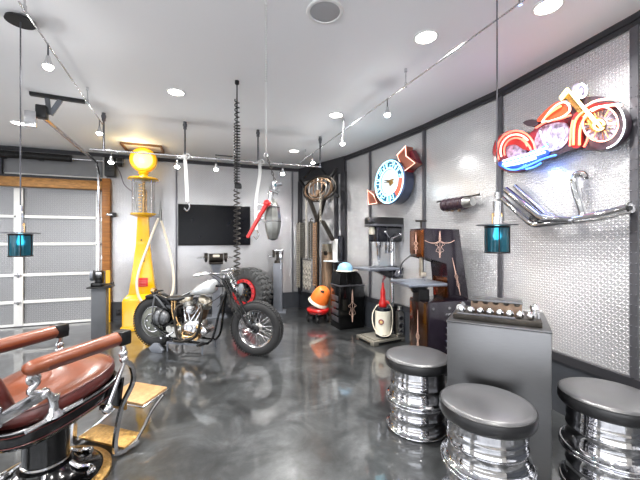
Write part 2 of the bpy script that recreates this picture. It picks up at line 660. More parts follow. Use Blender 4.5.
# right wall: head strip, plinth with its dark cap, seam strips
mbh, mbb, mbc = MB(), MB(), MB()
for i in range(1, len(NODES) - 1):
    a, d, n, L = facet(i)
    e = d * .01
    mbh.bar(a + n * .016 + Vector((0, 0, CEIL - .024)) - e, a + d * L + n * .016 + Vector((0, 0, CEIL - .024)) + e, .032, .048)
    mbh.bar(a + n * .010 + Vector((0, 0, CEIL - .066)) - e, a + d * L + n * .010 + Vector((0, 0, CEIL - .066)) + e, .020, .04)
    mbb.bar(a + n * .012 + Vector((0, 0, .225)) - e, a + d * L + n * .012 + Vector((0, 0, .225)) + e, .024, .45)
    mbc.bar(a + n * .018 + Vector((0, 0, .488)) - e, a + d * L + n * .018 + Vector((0, 0, .488)) + e, .036, .076)
trim(mbh, 'charcoal')
struct(mbb.build('baseboard_right', 'base'))
trim(mbc, 'charcoal')
for i in range(1, 8):
    a, d, n, L = facet(i)
    mb = MB()
    w_ = .055
    mb.bar(a + n * .014 + Vector((0, 0, .52)), a + n * .014 + Vector((0, 0, CEIL - .086)), w_, .012, up=(n.x, n.y, 0))
    k = 0
    z = .6
    while z < CEIL - .12:
        for sg in (-1, 1):
            mb.sphere(a + n * .02 + d * (sg * .017) + Vector((0, 0, z)), .005, 6)
        z += .075
    trim(mb, 'trimgrey')
# dark corner facet: header board and posts
a, d, n, L = facet(0)
mb = MB()
mb.bar(a + n * .02 + Vector((0, 0, CEIL - .16)), a + d * L + n * .02 + Vector((0, 0, CEIL - .16)), .04, .32)
trim(mb, 'charcoal')
for s_, w_ in ((.05, .10), (L - .03, .13), (L - .24, .07)):
    mb = MB()
    mb.bar(a + d * s_ + n * .03 + Vector((0, 0, .3)), a + d * s_ + n * .03 + Vector((0, 0, CEIL - .3)), w_, .05, up=(n.x, n.y, 0))
    trim(mb, 'charcoal')
mb = MB()
mb.bar(a + n * .015 + Vector((0, 0, .17)), a + d * L + n * .015 + Vector((0, 0, .17)), .03, .34)
mb.bar(a + n * .022 + Vector((0, 0, .355)), a + d * L + n * .022 + Vector((0, 0, .355)), .044, .03)
struct(mb.build('baseboard_corner', 'base'))
# back wall: head strip, seams, plinth
mb = MB()
mb.bar(C0 + NB * .014 + Vector((0, 0, CEIL - .035)), BL + NB * .014 + Vector((0, 0, CEIL - .035)), .028, .07)
trim(mb, 'charcoal')
for x in (176.5, 292.5):
    mb = MB()
    p = C0 + DB * sback(x) + NB * .006
    mb.bar(p + Vector((0, 0, .34)), p + Vector((0, 0, CEIL - .07)), .03, .012, up=tuple(NB))
    trim(mb, 'trimgrey')
mb = MB()
mb.bar(C0 + NB * .015 + Vector((0, 0, .165)), pj + NB * .015 + Vector((0, 0, .165)), .03, .33)
mb.bar(C0 + NB * .02 + Vector((0, 0, .338)), pj + NB * .02 + Vector((0, 0, .338)), .04, .02)
struct(mb.build('baseboard_back', 'base'))

# garage door: a frame for everything on the back wall, x along it, -y into the room
BW = Matrix.Translation(C0) @ Matrix.Rotation(BROT, 4, 'Z')


def bt(name, label, cat, s, off=0., z=0., group=None):
    return thing(name, label, cat, C0 + DB * s + NB * off + Vector((0, 0, z)), BROT, group)


# wood jamb and header
mb = MB(BW)
mb.box((sJ + .02, -.05, 1.33), (.13, .16, 2.66), bev=.01)
trim(mb, 'wood')
mb = MB(BW)
mb.box((sJ + .055, -.135, .48), (.07, .012, .96), bev=.003)
trim(mb, 'yellow_pole')
mb = MB(BW)
mb.box((sL - .02, -.05, 1.33), (.13, .16, 2.66), bev=.01)
trim(mb, 'wood')
mb = MB(BW)
mb.box(((sJ + sL) / 2, -.045, HEAD + .08), (sJ - sL - .10, .15, .16), bev=.01)
trim(mb, 'woodh')
mb = MB(BW)
mb.box(((sJ + sL) / 2, -.03, HEAD + .185), (sJ - sL - .04, .09, .05), bev=.008)
trim(mb, 'charcoal')
s0p = sback(3)
mb = MB(BW)                                           # plate panel over the header, dark left post, jamb board
mb.box(((sJ - .06 + s0p) / 2, -.012, 2.88), (sJ - .06 - s0p, .02, .38))
trim(mb, 'lintel_panel')
mb = MB(BW)
mb.box((s0p - .02, -.04, 2.83), (.07, .08, .5))
trim(mb, 'charcoal')
mb = MB(BW)
mb.box((s0p - .23, -.03, 2.86), (.34, .06, .42))
trim(mb, 'woodh')

# the door leaf
door = struct(thing('door_1', None, None, C0 + DB * sL, BROT))
DWID = sJ - sL
bm = bmesh.new()
uvl = bm.loops.layers.uv.new('UVMap')
vs = [bm.verts.new(p) for p in ((.06, .05, .01), (DWID - .06, .05, .01), (DWID - .06, .05, HEAD), (.06, .05, HEAD))]
f = bm.faces.new(vs)
for l in f.loops:
    l[uvl].uv = (l.vert.co.x, l.vert.co.z)
me = bpy.data.meshes.new('door_skin')
bm.to_mesh(me)
bm.free()
me.materials.append(M['door_plate'])
o = bpy.data.objects.new('door_skin', me)
COL.objects.link(o)
o.parent = door
so = o.modifiers.new('thickness', 'SOLIDIFY')
so.thickness = .03
mb = MB()
for y in (217, 244, 274.5, 301):
    z = zback(48, y)
    mb.box((DWID / 2, .03, z), (DWID - .12, .03, .05), bev=.004)
mb.box((DWID / 2, .03, .03), (DWID - .12, .03, .035))
mb.build('rail', 'white', door)
sx = sback(18) - sL
for k_ in (sx, sx - 1.62, DWID - .12):
    mb = MB()
    mb.box((k_, .022, HEAD / 2), (.13 if k_ < DWID - .2 else .11, .03, HEAD - .04), bev=.004)
    mb.build('stile', 'white', door)
for k_ in (sx, sx - 1.62, DWID - .12):
    mb = MB()
    for y in (217, 244, 274.5, 301):
        z = zback(48, y)
        mb.box((k_, 0, z), (.07, .012, .07), Euler((0, PI / 4, 0)), bev=.004)
        mb.cyl((k_ - .05, -.008, z), (k_ + .05, -.008, z), .014, n=10)
    mb.build('hinge', 'dull_chrome', door)

# door track: up the jamb, round the bend and back under the ceiling
tr = bt('garage_door_track', 'galvanised garage door track bending from the jamb to the ceiling', 'door track', sJ - .10, .10)
pts = [(0, 0, .05), (0, 0, 2.2), (0, 0, 2.50), (.005, -.06, 2.72), (.01, -.2, 2.86), (.012, -.42, 2.91), (.012, -2.5, 2.955)]
pts = [Vector(p) for p in pts[:2]] + curve(pts[2:], 6)
mb = MB()
mb.tube(pts, .026, 6)
mb.build('track_channel', 'dull_chrome', tr)
for z in (.5, 1.2, 1.9):
    mb = MB()
    mb.box((.05, .02, z), (.10, .02, .06))
    mb.build('jamb_bracket', 'dull_chrome', tr)
# torsion tube
tt = bt('torsion_spring', 'black torsion spring tube across the top of garage door', 'spring', sback(2), .16, 2.97)
L_ = sback(76, .14) - sback(2, .14)
mb = MB()
mb.cyl((0, 0, 0), (L_, 0, 0), .055, n=20)
for k in range(46):
    mb.torus((L_ * (k + .5) / 46, 0, 0), (1, 0, 0), .055, .008, 16, 6)
mb.build('spring_coil', 'satin_black', tt)
mb = MB()
mb.cyl((L_, 0, -.005), (L_ + .82, 0, -.005), .014, n=12)
mb.build('shaft', 'dull_chrome', tt)
mb = MB()
mb.cyl((L_ + .72, 0, -.005), (L_ + .80, 0, -.005), .085, n=24)
mb.build('cable_drum', 'black', tt)
for x_ in (L_ * .55, .05):
    mb = MB()
    mb.box((x_, .075, 0), (.06, .10, .12), bev=.01)
    mb.build('bearing_bracket', 'black', tt)
# opener
op = bt('door_opener', 'black box shaped garage door opener atop the wooden jamb', 'door opener', sback(110.5, .12), .12, 2.70)
mb = MB()
mb.box((0, 0, .17), (.17, .16, .36), bev=.02)
mb.build('housing', 'satin_black', op)
mb = MB()
for k in range(5):
    mb.box((0, -.083, .08 + k * .045), (.11, .01, .014), bev=.003)
mb.build('vent_fin', 'black', op)
mb = MB()
mb.tube(curve([(.09, 0, .2), (.16, .0, .06), (.22, .02, -.14), (.36, .03, -.27)], 6), .008, 6)
mb.build('cable', 'sign_dark', op)
# safety lock on jamb
mb = MB(Matrix())
lk = bt('jamb_latch', 'dark metal latch block bolted on the wooden jamb', 'latch', sback(111, .10), .10, zback(111, 215))
mb.box((0, 0, 0), (.17, .06, .08), bev=.012)
mb.build('latch_body', 'satin_black', lk)
mb = MB()
mb.box((-.02, -.034, 0), (.10, .012, .035), bev=.004)
mb.build('latch_plate', 'dull_chrome', lk)

# ceiling bracket for the door track
p = Vector((-2.95, 3.72, CEIL))
br = thing('track_hanger_bracket', 'black angle bracket hanging the garage door track from ceiling', 'bracket', p, math.atan2(.21, .43))
mb = MB()
mb.box((0, 0, -.018), (.50, .05, .036))
mb.build('ceiling_bar', 'satin_black', br)
mb = MB()
mb.bar((-.10, 0, -.03), (-.08, 0, -.22), .045, .02, up=(0, 1, 0))
mb.build('strut', 'grey_paint', br)
mb = MB()
mb.bar((.02, 0, -.04), (-.07, 0, -.22), .05, .018, up=(0, 1, 0))
mb.build('brace', 'lift_grey', br)
mb = MB()
mb.box((-.14, -.02, -.21), (.10, .10, .14), bev=.012)
mb.build('stop_block', 'satin_black', br)
mb = MB()
mb.box((-.21, -.12, -.33), (.10, .05, .17), bev=.008)
mb.build('end_plate', 'dull_chrome', br)

# wall outlet
ob = bt('wall_outlet', 'dark wall outlet in plinth beside the yellow gas pump', 'outlet', sback(119, .04), .035, zback(119, 312, .04))
mb = MB()
mb.box((0, 0, 0), (.10, .012, .14), bev=.004)
mb.build('cover_plate', 'charcoal', ob)
for z in (-.03, .03):
    mb = MB()
    mb.box((0, -.007, z), (.045, .006, .035), bev=.004)
    mb.build('socket', 'black', ob)

# television
tv = bt('television', 'wide black flat screen television on the diamond plate wall', 'television', sback(214, .07), .07, 0)
sa, sb_ = sback(178, .07), sback(250.5, .07)
za, zb = zback(214, 245.5, .07), zback(214, 205, .07)
w_, h_ = sb_ - sa, zb - za
tv.location = C0 + DB * ((sa + sb_) / 2) + NB * .07 + Vector((0, 0, (za + zb) / 2))
mb = MB()
mb.box((0, .012, 0), (w_, .035, h_), bev=.006)
mb.build('bezel', 'black', tv)
mb = MB()
mb.box((0, -.007, .004), (w_ - .03, .004, h_ - .04))
mb.build('screen', 'screen', tv)
mb = MB()
mb.box((0, .048, 0), (.5, .04, .3))
mb.build('wall_mount', 'satin_black', tv)

# ------------------------------------------------------------------ ceiling fittings
LIGHTS = [(176, 92, 'recessed ceiling light nearest the yellow gas pump'), (426, 37, 'largest bright recessed ceiling light beside the ceiling speaker'),
          (336, 115, 'recessed ceiling light near the lit round neon sign'), (548, 6, 'recessed ceiling light above the neon motorcycle at top edge'),
          (19, 123, 'recessed ceiling light above the garage door'), (294, 151, 'farthest recessed ceiling light near the chain rack corner')]
proto = None


def lamp_energy(loc, e, size=.13, spread=2.4):
    li = bpy.data.lights.new('downlight_beam', 'AREA')
    li.shape = 'DISK'
    li.size = size
    li.energy = e
    li.color = (1, .975, .94)
    li.spread = spread
    lo = bpy.data.objects.new('downlight_beam', li)
    lo.location = loc
    COL.objects.link(lo)
    return lo


def downlight(p, label, e):
    global proto
    if proto is None:
        t = thing('recessed_light', label, 'ceiling light', p, 0, 'recessed downlights in the ceiling')
        mb = MB()
        mb.torus((0, 0, -.004), (0, 0, 1), .088, .010, 32, 8, ry=.006)
        mb.build('trim_ring', 'white', t)
        mb = MB()
        mb.lathe([(0, -.006), (.06, -.006), (.082, -.002)], n=28)
        mb.build('lens', 'glow_white', t)
        proto = t
    else:
        t = dup(proto, p, 0, label)
    lamp_energy((p[0], p[1], CEIL - .02), e)
    return t


for x, y, lab in LIGHTS:
    Z = FPX * (CEIL - CAMH) / (240 - y)
    downlight((W(x, y, Z).x, Z, CEIL), lab, E_DOWN)
UNSEEN = [(-1.6, .9), (.9, .6), (-3.4, 2.3), (-5.2, 3.2), (-1.6, -1.0), (1.2, -1.0), (-4.0, .3)]  # downlights added out of view as fill light
for k, (x, y) in enumerate(UNSEEN):
    t = struct(downlight((x, y, CEIL), 'added ceiling fill light', E_DOWN))
    for key in ('label', 'category', 'group'):
        del t[key]
    t.name = 'added_fill_downlight'
# speakers
Z = FPX * (CEIL - CAMH) / (240 - 11)
sp = thing('ceiling_speaker', 'round grey ceiling speaker grille flush with ceiling', 'speaker', (W(325, 11, Z).x, Z, CEIL))
mb = MB()
mb.torus((0, 0, -.006), (0, 0, 1), .118, .014, 40, 8, ry=.008)
mb.build('rim', 'white', sp)
mb = MB()
mb.lathe([(0, -.010), (.05, -.011), (.105, -.008), (.112, -.002)], n=36)
mb.build('grille', mat('speaker_grille', (176, 176, 178), .6, bump=.6, bscale=400), sp)
# linear vent
Z = FPX * (CEIL - CAMH) / (240 - 155.4)
vt = thing('ceiling_slot', 'dark narrow slot vent in the ceiling above television', 'vent', (W(224, 155, Z).x, Z, CEIL), BROT)
mb = MB()
mb.box((0, 0, -.008), (.32, .05, .016), bev=.004)
mb.build('slot_frame', 'trimgrey', vt)
mb = MB()
mb.box((0, 0, -.017), (.28, .02, .004))
mb.build('slot_opening', 'black', vt)


# cable light rails
def rail(name, label, p0, p1, drop, posts, bulbs, r=.0065, cat='track light rail'):
    """p0, p1 on the ceiling; posts and bulbs as distances from p0"""
    p0, p1 = Vector((*p0, CEIL)), Vector((*p1, CEIL))
    d = (p1 - p0)
    L = d.length
    t = thing(name, label, cat, p0, math.atan2(d.y, d.x))
    mb = MB()
    mb.cyl((0, 0, -drop), (L, 0, -drop), r, n=10)
    mb.build('rail_bar', 'dull_chrome', t)
    for s_ in posts:
        mb = MB()
        mb.cyl((s_, 0, 0), (s_, 0, -drop), r * .9, n=10)
        mb.cyl((s_, 0, 0), (s_, 0, -.03), r * 2.0, n=14)
        mb.cyl((s_, 0, -drop - .015), (s_, 0, -drop + .03), r * 1.8, n=12)
        mb.build('post', 'dull_chrome', t)
    return t, d.normalized(), p0


BULB = [None]


def spot(p, label, drop_to, aim=(0, 0, -1)):
    """small bulb hanging from a rail at p down to drop_to"""
    t = None
    if BULB[0] is None:
        t = thing('track_spotlight', label, 'spotlight', p, 0, 'small spotlights on the light rails')
        mb = MB()
        mb.cyl((0, 0, .01), (0, 0, -.10), .006, n=8)
        mb.build('stem', 'trimgrey', t)
        mb = MB()
        mb.lathe([(0, -.085), (.013, -.085), (.016, -.11), (.034, -.155), (.034, -.16), (.03, -.158)], n=18)
        mb.build('shade', 'dull_chrome', t)
        mb = MB()
        mb.lathe([(0, -.190), (.02, -.184), (.032, -.168), (.030, -.152), (.026, -.15)], n=18)
        mb.build('bulb', 'bulb_glow', t)
        BULB[0] = t
    else:
        t = dup(BULB[0], p, 0, label)
    li = bpy.data.lights.new('spot_beam', 'POINT')
    li.energy = 2.2
    li.shadow_soft_size = .03
    lo = bpy.data.objects.new('spot_beam', li)
    lo.location = Vector(p) + Vector((0, 0, -.22))
    COL.objects.link(lo)
    return t


def rail_at(px, py, h):
    Z = FPX * h / (240 - py)
    return (px - 320) / FPX * Z, Z


hr = 1.46
a_ = rail_at(528, -3, hr)
b_ = rail_at(297, 164.5, hr)
rr, dd, pp = rail('light_rail', 'long steel light rail hung close to ceiling along right wall', a_, b_, CEIL - CAMH - hr, [.05, 1.22, 2.6, 4.2], [])
for py, lab in ((99, 'small spotlight on the right hand rail beside a support post'), (131.5, 'small spotlight on the right rail above the dark corner'), (153, 'farthest small spotlight on right rail above chain rack')):
    q = rail_at(0, py, hr)
    # along the rail at that depth
    t_ = (q[1] - pp.y) / dd.y
    P_ = pp + dd * t_
    spot((P_.x, P_.y, CAMH + hr), lab, .1)
a_ = rail_at(19, 2, hr)
b_ = rail_at(103, 125, hr)
lr, dd, pp = rail('light_rail', 'steel light rail hung close to ceiling on the garage door side', a_, b_, CEIL - CAMH - hr, [.08, 1.6], [])
for t_, lab in ((.48, 'small spotlight on left rail nearest the round canopy'), (2.15, 'small spotlight at far end of left rail near opener')):
    P_ = pp + dd * t_
    spot((P_.x, P_.y, CAMH + hr), lab, .1)
hb = 1.147
a_ = rail_at(90, 149, hb)
b_ = rail_at(321, 167, hb)
rb, dd, pp = rail('overhead_tool_rail', 'long steel rail hung low on four posts before the back wall', a_, b_, CEIL - CAMH - hb, [], [], r=.012, cat='overhead rail')
q0 = Vector((a_[0], a_[1], 0))
for px, Z in ((103, 4.18), (185, 4.53), (258, 4.86), (319.5, 5.21)):
    P_ = Vector(((px - 320) / FPX * Z, Z, 0))
    s_ = (P_ - q0).dot(dd)
    mb = MB()
    mb.cyl((s_, 0, 0), (s_, 0, -(CEIL - CAMH - hb)), .012, n=10)
    mb.cyl((s_, 0, 0), (s_, 0, -.10), .022, n=14)
    mb.cyl((s_, 0, -.03), (s_, 0, -.06), .028, n=14)
    mb.build('post', 'trimgrey', rb)
for px, lab in ((111, 'small spotlight under low rail beside the gas pump globe'), (177, 'small spotlight under low rail left of white strap'), (216, 'small spotlight under low rail above television'), (282.5, 'small spotlight under low rail above hanging tool')):
    k = (px - 320) / FPX
    s_ = (k * pp.y - pp.x) / (dd.x - k * dd.y)
    P_ = pp + dd * s_
    spot((P_.x, P_.y, CAMH + hb + .015), lab, .1)

# white straps tied on the low rail
for px, lab, drop, lean in ((185, 'white webbing strap knotted on low rail near gas pump', .62, .02), (259, 'white webbing strap hanging from low rail beside hanging tool', 1.0, -.05)):
    k = (px - 320) / FPX
    s_ = (k * pp.y - pp.x) / (dd.x - k * dd.y)
    P_ = pp + dd * s_
    t = thing('hanging_strap', lab, 'strap', (P_.x, P_.y, CAMH + hb), BROT, 'white straps on the low rail')
    mb = MB()
    pts = curve([(0, .0, .03), (.0, -.03, -.02), (.01, -.015, -.18), (lean, -.02, -drop * .6), (lean + .01, -.02, -drop)], 6)
    for (a1, b1) in zip(pts, pts[1:]):
        mb.bar(a1, b1, .045, .006, up=(0, 1, 0))
    mb.build('webbing', 'strap_white', t)
    mb = MB()
    mb.torus((.035, -.03, .0), (.3, 1, .2), .026, .012, 16, 8)
    mb.tube(curve([(-.01, -.04, -.01), (-.06, -.04, -.035), (-.10, -.03, -.02)], 5), .012, 8)
    mb.sphere((0, -.04, -.015), .028, 12)
    mb.build('knot', 'strap_white', t)
    mb = MB()
    mb.tube(curve([(lean + .01, -.02, -drop), (lean + .04, -.02, -drop - .06), (lean + .01, -.02, -drop - .13), (lean - .03, -.02, -drop - .09)], 6), .008, 8)
    mb.build('hook', 'dull_chrome', t)


# pendants
def pendant(x, Z, label, canopy):
    X = (x - 320) / FPX * Z
    t = thing('pendant_lamp', label, 'pendant lamp', (X, Z, CEIL), 0, 'teal glass pendant lamps')
    zl = CAMH + (240 - 233) / FPX * 2.41 - CEIL if canopy else CAMH + (240 - 225) / FPX * Z - CEIL
    mb = MB()
    mb.lathe([(0, 0), (.062, 0), (.085, -.012), (.09, -.03), (.07, -.03), (0, -.028)], n=32)
    mb.build('canopy', 'satin_black', t)
    mb = MB()
    mb.cyl((0, 0, -.02), (0, 0, zl + .2), .0045, n=8)
    mb.build('cord', 'trimgrey', t)
    mb = MB()
    mb.cyl((0, 0, zl + .20), (0, 0, zl + .16), .014, n=16)
    mb.cyl((0, 0, zl + .145), (0, 0, zl + .05), .022, n=18)
    mb.cyl((0, 0, zl + .05), (0, 0, zl), .03, n=18)
    mb.build('socket', 'dull_chrome', t)
    mb = MB()
    for sx_ in (-.028, .028):
        mb.cyl((sx_, 0, zl), (sx_, 0, zl + .07), .005, n=8)
    mb.cyl((-.03, 0, zl + .07), (.03, 0, zl + .07), .005, n=8)
    mb.build('socket_cage', 'brass', t)
    mb = MB()
    mb.lathe([(0, zl + .004), (.115, zl + .003), (.115, zl - .003), (0, zl - .004)], n=40)
    mb.build('disc', 'trimgrey', t)
    mb = MB()
    n = 30
    pr = []
    rows = []
    for r, h in ((.056, -.012), (.066, -.02), (.066, -.165), (.060, -.172), (.056, -.165), (.056, -.02)):
        rows.append([mb._v(((r + .0035 * math.cos(10 * 2 * PI * i / 60)) * math.cos(2 * PI * i / 60), (r + .0035 * math.cos(10 * 2 * PI * i / 60)) * math.sin(2 * PI * i / 60), zl + h)) for i in range(60)])
    for A, B in zip(rows, rows[1:] + rows[:1]):
        for i in range(60):
            mb.face([A[i], A[(i + 1) % 60], B[(i + 1) % 60], B[i]])
    mb.build('glass_shade', 'teal_glass', t)
    mb = MB()
    mb.torus((0, 0, zl - .013), (0, 0, 1), .066, .006, 32, 8)
    for k in range(6):
        an = k * PI / 3 + .2
        c_, s_ = math.cos(an) * .071, math.sin(an) * .071
        mb.cyl((c_, s_, zl - .01), (c_, s_, zl - .168), .004, n=6)
    mb.torus((0, 0, zl - .168), (0, 0, 1), .068, .005, 32, 8)
    mb.build('shade_frame', 'satin_black', t)
    mb = MB()
    mb.lathe([(0, zl - .09), (.016, zl - .086), (.024, zl - .066), (.016, zl - .04), (.012, zl - .01)], n=16)
    mb.build('bulb', 'teal_core', t)
    return t


pendant(20.5, 2.41, 'teal ribbed glass pendant lamp hanging before the garage door', True)
pendant(497, 2.03, 'teal ribbed glass pendant lamp hanging before the exhaust pipes', False)

# coiled air line in front of the television
Z = 3.36
X = (237 - 320) / FPX * Z
hz = lambda y: CAMH - (y - 240) / FPX * Z
t = thing('ceiling_air_hose', 'black coiled air hose hanging from the ceiling before the television', 'air hose', (X, Z, CEIL), 0)
L0 = lambda y: hz(y) - CEIL
mb = MB()
mb.lathe([(0, 0), (.022, 0), (.022, -.03), (.012, -.04), (0, -.04)], n=16)
mb.build('ceiling_cap', 'satin_black', t)
mb = MB()
mb.cyl((0, 0, 0), (0, 0, L0(185)), .007, n=8)
mb.cyl((0, 0, L0(186)), (0, 0, L0(355)), .004, n=6)
mb.build('straight_cord', 'satin_black', t)
mb = MB()
mb.tube(helix((0, 0, L0(100)), (0, 0, L0(124)), .022, 5, 10), .006, 6)
mb.tube(helix((0, 0, L0(124)), (0, 0, L0(184)), .029, 21, 10), .006, 6)
mb.build('tight_coil', 'satin_black', t)
mb = MB()
mb.box((.012, 0, L0(186)), (.07, .05, .055), bev=.012)
mb.build('plug', 'black', t)
mb = MB()
mb.tube(helix((0, 0, L0(190)), (0, 0, L0(276)), .030, 17, 12), .0065, 6)
mb.build('loose_coil', 'dark_iron', t)

# fine white coil and the hanging tool
Z = 2.1
X = (266 - 320) / FPX * Z
t = thing('coiled_air_line', 'thin white coiled air line hanging from ceiling with snap hook', 'air line', (X, Z, CEIL), 0)
zE = CAMH + (240 - 153) / FPX * Z - CEIL
mb = MB()
mb.cyl((0, 0, 0), (0, 0, zE), .0022, n=6)
mb.build('line', 'strap_white', t)
mb = MB()
mb.tube(helix((0, 0, -.12), (0, 0, zE + .45), .0075, 46, 8), .0014, 5)
mb.build('coil', 'strap_white', t)
mb = MB()
mb.torus((0, 0, zE - .012), (0, 1, 0), .012, .004, 16, 8)
mb.build('snap_hook', 'dull_chrome', t)
mb = MB()
mb.lathe([(0, 0), (.02, 0), (.02, -.02), (0, -.03)], n=14)
mb.build('ceiling_cap', 'trimgrey', t)


def P21(x, y, dy=0.):
    p = W(x, y, 2.1)
    return Vector((p.x - Xt, dy, p.z - zt))


Xt, zt = (272 - 320) / FPX * 2.1, CAMH + (240 - 180) / FPX * 2.1
t = thing('hanging_tool', 'hanging silver tool with long red lever and tapered metal body', 'hanging tool', (Xt, 2.1, zt), 0)
# chain of links up to the white line
mb = MB()
p0_, p1_ = P21(275, 181), P21(266.4, 154)
for k in range(9):
    c = p0_.lerp(p1_, (k + .5) / 9)
    d_ = (p1_ - p0_).normalized()
    sd = Vector((0, 1, 0)) if k % 2 else d_.cross(Vector((0, 1, 0)))
    oval = [c + d_ * (.013 * math.cos(q * PI / 5)) + sd * (.006 * math.sin(q * PI / 5)) for q in range(10)]
    mb.tube(oval, .0021, 5, closed=True)
mb.build('chain', 'dark_iron', t)
mb = MB()
body = [(199, .012), (203, .030), (210, .046), (219, .052), (226, .050), (233, .042), (239, .030), (240.5, .0)]
c_ = P21(272.5, 200)
ref = c_.z
pr = [(r, P21(272, y).z) for y, r in body]
mb.lathe(pr, (P21(272.8, 200).x, 0, 0), (0, 0, 1), 8, sx=1.0, sy=.8)
mb.build('tapered_body', 'pewter', t, angle=20)
mb = MB()
mb.torus((P21(272.8, 200).x, 0, P21(272, 221).z), (0, 0, 1), .050, .004, 8, 6)
mb.torus((P21(272.8, 200).x, 0, P21(272, 207).z), (0, 0, 1), .042, .004, 8, 6)
mb.build('body_band', 'dull_chrome', t)
mb = MB()
mb.tube(curve([P21(274, 182), P21(274.5, 188), P21(271, 193), P21(270, 200), P21(271, 206)], 5), [.016] * 21, 10)
mb.sphere(P21(275, 183), .018, 12)
mb.cyl(P21(276, 186, -.03), P21(281, 184, .0), .011, n=12)
mb.cyl(P21(270, 190, -.02), P21(278, 193, .0), .012, n=12)
mb.build('swivel_head', 'chrome', t)
mb = MB()
mb.tube([P21(267, 205, -.03), P21(268.5, 203, -.04)], .022, 12)
mb.sphere(P21(268, 204, -.035), .024, 14)
mb.tube([P21(268, 204, -.035), P21(262, 214, -.035), P21(249.5, 236, -.03)], [.016, .013, .0115], 10)
mb.sphere(P21(249.3, 236.4, -.03), .0125, 10)
mb.build('lever', 'red', t)
mb = MB()
mb.tube(curve([P21(266, 206, -.02), P21(258, 205, -.02), P21(256, 214, -.02), P21(261, 221, -.02), P21(268, 222, -.03), P21(274, 221, -.035)], 6), .004, 6)
mb.tube(curve([P21(263, 211, -.02), P21(259, 212, -.02), P21(257, 219, -.02), P21(264, 218, -.02)], 6), .0035, 6)
mb.tube(curve([P21(266, 208, -.03), P21(273, 205, -.04), P21(277, 209, -.03)], 6), .004, 6)
mb.build('trigger_guard', 'dull_chrome', t)
# ------------------------------------------------------------------ wheel stools
def make_stool(label, loc):
    t = thing('wheel_stool', label, 'stool', loc, .3, 'stools built of stacked chrome wheels')
    mb = MB()
    mb.lathe([(0, .490), (.225, .490), (.248, .497), (.257, .513), (.258, .550), (.253, .565), (0, .567)], n=64)
    mb.build('cushion', 'vinyl', t, angle=60)
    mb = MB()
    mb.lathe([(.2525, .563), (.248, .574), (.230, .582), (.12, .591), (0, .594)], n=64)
    mb.build('seat_top', 'vinyl_top_sheen', t, angle=70)
    mb = MB()
    mb.torus((0, 0, .566), (0, 0, 1), .2525, .0045, 64, 8)
    mb.build('piping', 'satin_black', t)
    for z0, nm in ((.235, 'wheel'), (0., 'wheel')):
        mb = MB()
        H = .235
        p = [(.236, .0), (.246, .004), (.246, .016), (.236, .024), (.224, .030), (.217, .046), (.216, .062), (.212, .068), (.213, .090),
             (.213, .118), (.217, .122), (.217, .130), (.213, .134), (.213, .178), (.214, .188), (.216, .200), (.230, .208), (.246, .217), (.246, .230), (.236, .235)]
        if z0 > .1:
            p = p[:-5] + [(.213, .19), (.213, .215), (.213, .255), (.18, .255)]
        p = [(.10, p[0][1] + .02)] + [(r, z) for r, z in p]
        mb.lathe([(r, z + z0) for r, z in p], n=72)
        mb.torus((0, 0, z0 + .012), (0, 0, 1), .241, .010, 72, 8)
        if z0 < .1:
            mb.torus((0, 0, z0 + .222), (0, 0, 1), .241, .010, 72, 8)
        o = mb.build(nm, 'chrome', t, angle=50)
        mb = MB()
        mb.lathe([(0, z0 + .10), (.05, z0 + .10), (.06, z0 + .085), (.19, z0 + .085), (.19, z0 + .075), (0, z0 + .075)], n=40)
        for k in range(5):
            an = k * 2 * PI / 5
            mb.cyl((.09 * math.cos(an), .09 * math.sin(an), z0 + .08), (.09 * math.cos(an), .09 * math.sin(an), z0 + .11), .012, n=6)
        mb.build('hub_disc', 'dull_chrome', o)
        mb = MB()
        mb.cyl((.186, 0, z0 + .115), (.225, 0, z0 + .115), .006, n=8)
        mb.build('valve_stem', 'black', o)
    return t


st = make_stool('farthest chrome wheel stool with black seat standing before the band saw', (.797, 2.71, 0))
dup(st, (.972, 1.93, 0), 1.3, 'middle chrome wheel stool with black seat before the steel cabinet front')
dup(st, (1.775, 2.03, 0), 2.2, 'chrome wheel stool cut off by right edge of the photo')

# ------------------------------------------------------------------ brushed steel cabinet with its tray
CP = Vector((.905, 2.35, 0))
CU = Vector((.532, -.305, 0)).normalized()
CROT = math.atan2(CU.y, CU.x)
CWD, CDP, CHT = .613, .62, .95
cab = thing('steel_cabinet', 'tall brushed steel cabinet standing behind the chrome wheel stools', 'cabinet', CP, CROT)
mb = MB()
mb.box((CWD / 2, CDP / 2, CHT / 2 - .006), (CWD, CDP, CHT - .012), bev=.004)
mb.build('body', 'steel', cab)
mb = MB()
mb.box((CWD / 2, CDP / 2, CHT - .006), (CWD + .008, CDP + .008, .012), bev=.003)
mb.build('top_plate', 'steel', cab)
CM = Matrix.Translation(CP + Vector((0, 0, CHT))) @ Matrix.Rotation(CROT, 4, 'Z')


def ct(name, label, cat, p, group=None):
    return thing(name, label, cat, CM @ Vector(p), CROT, group)


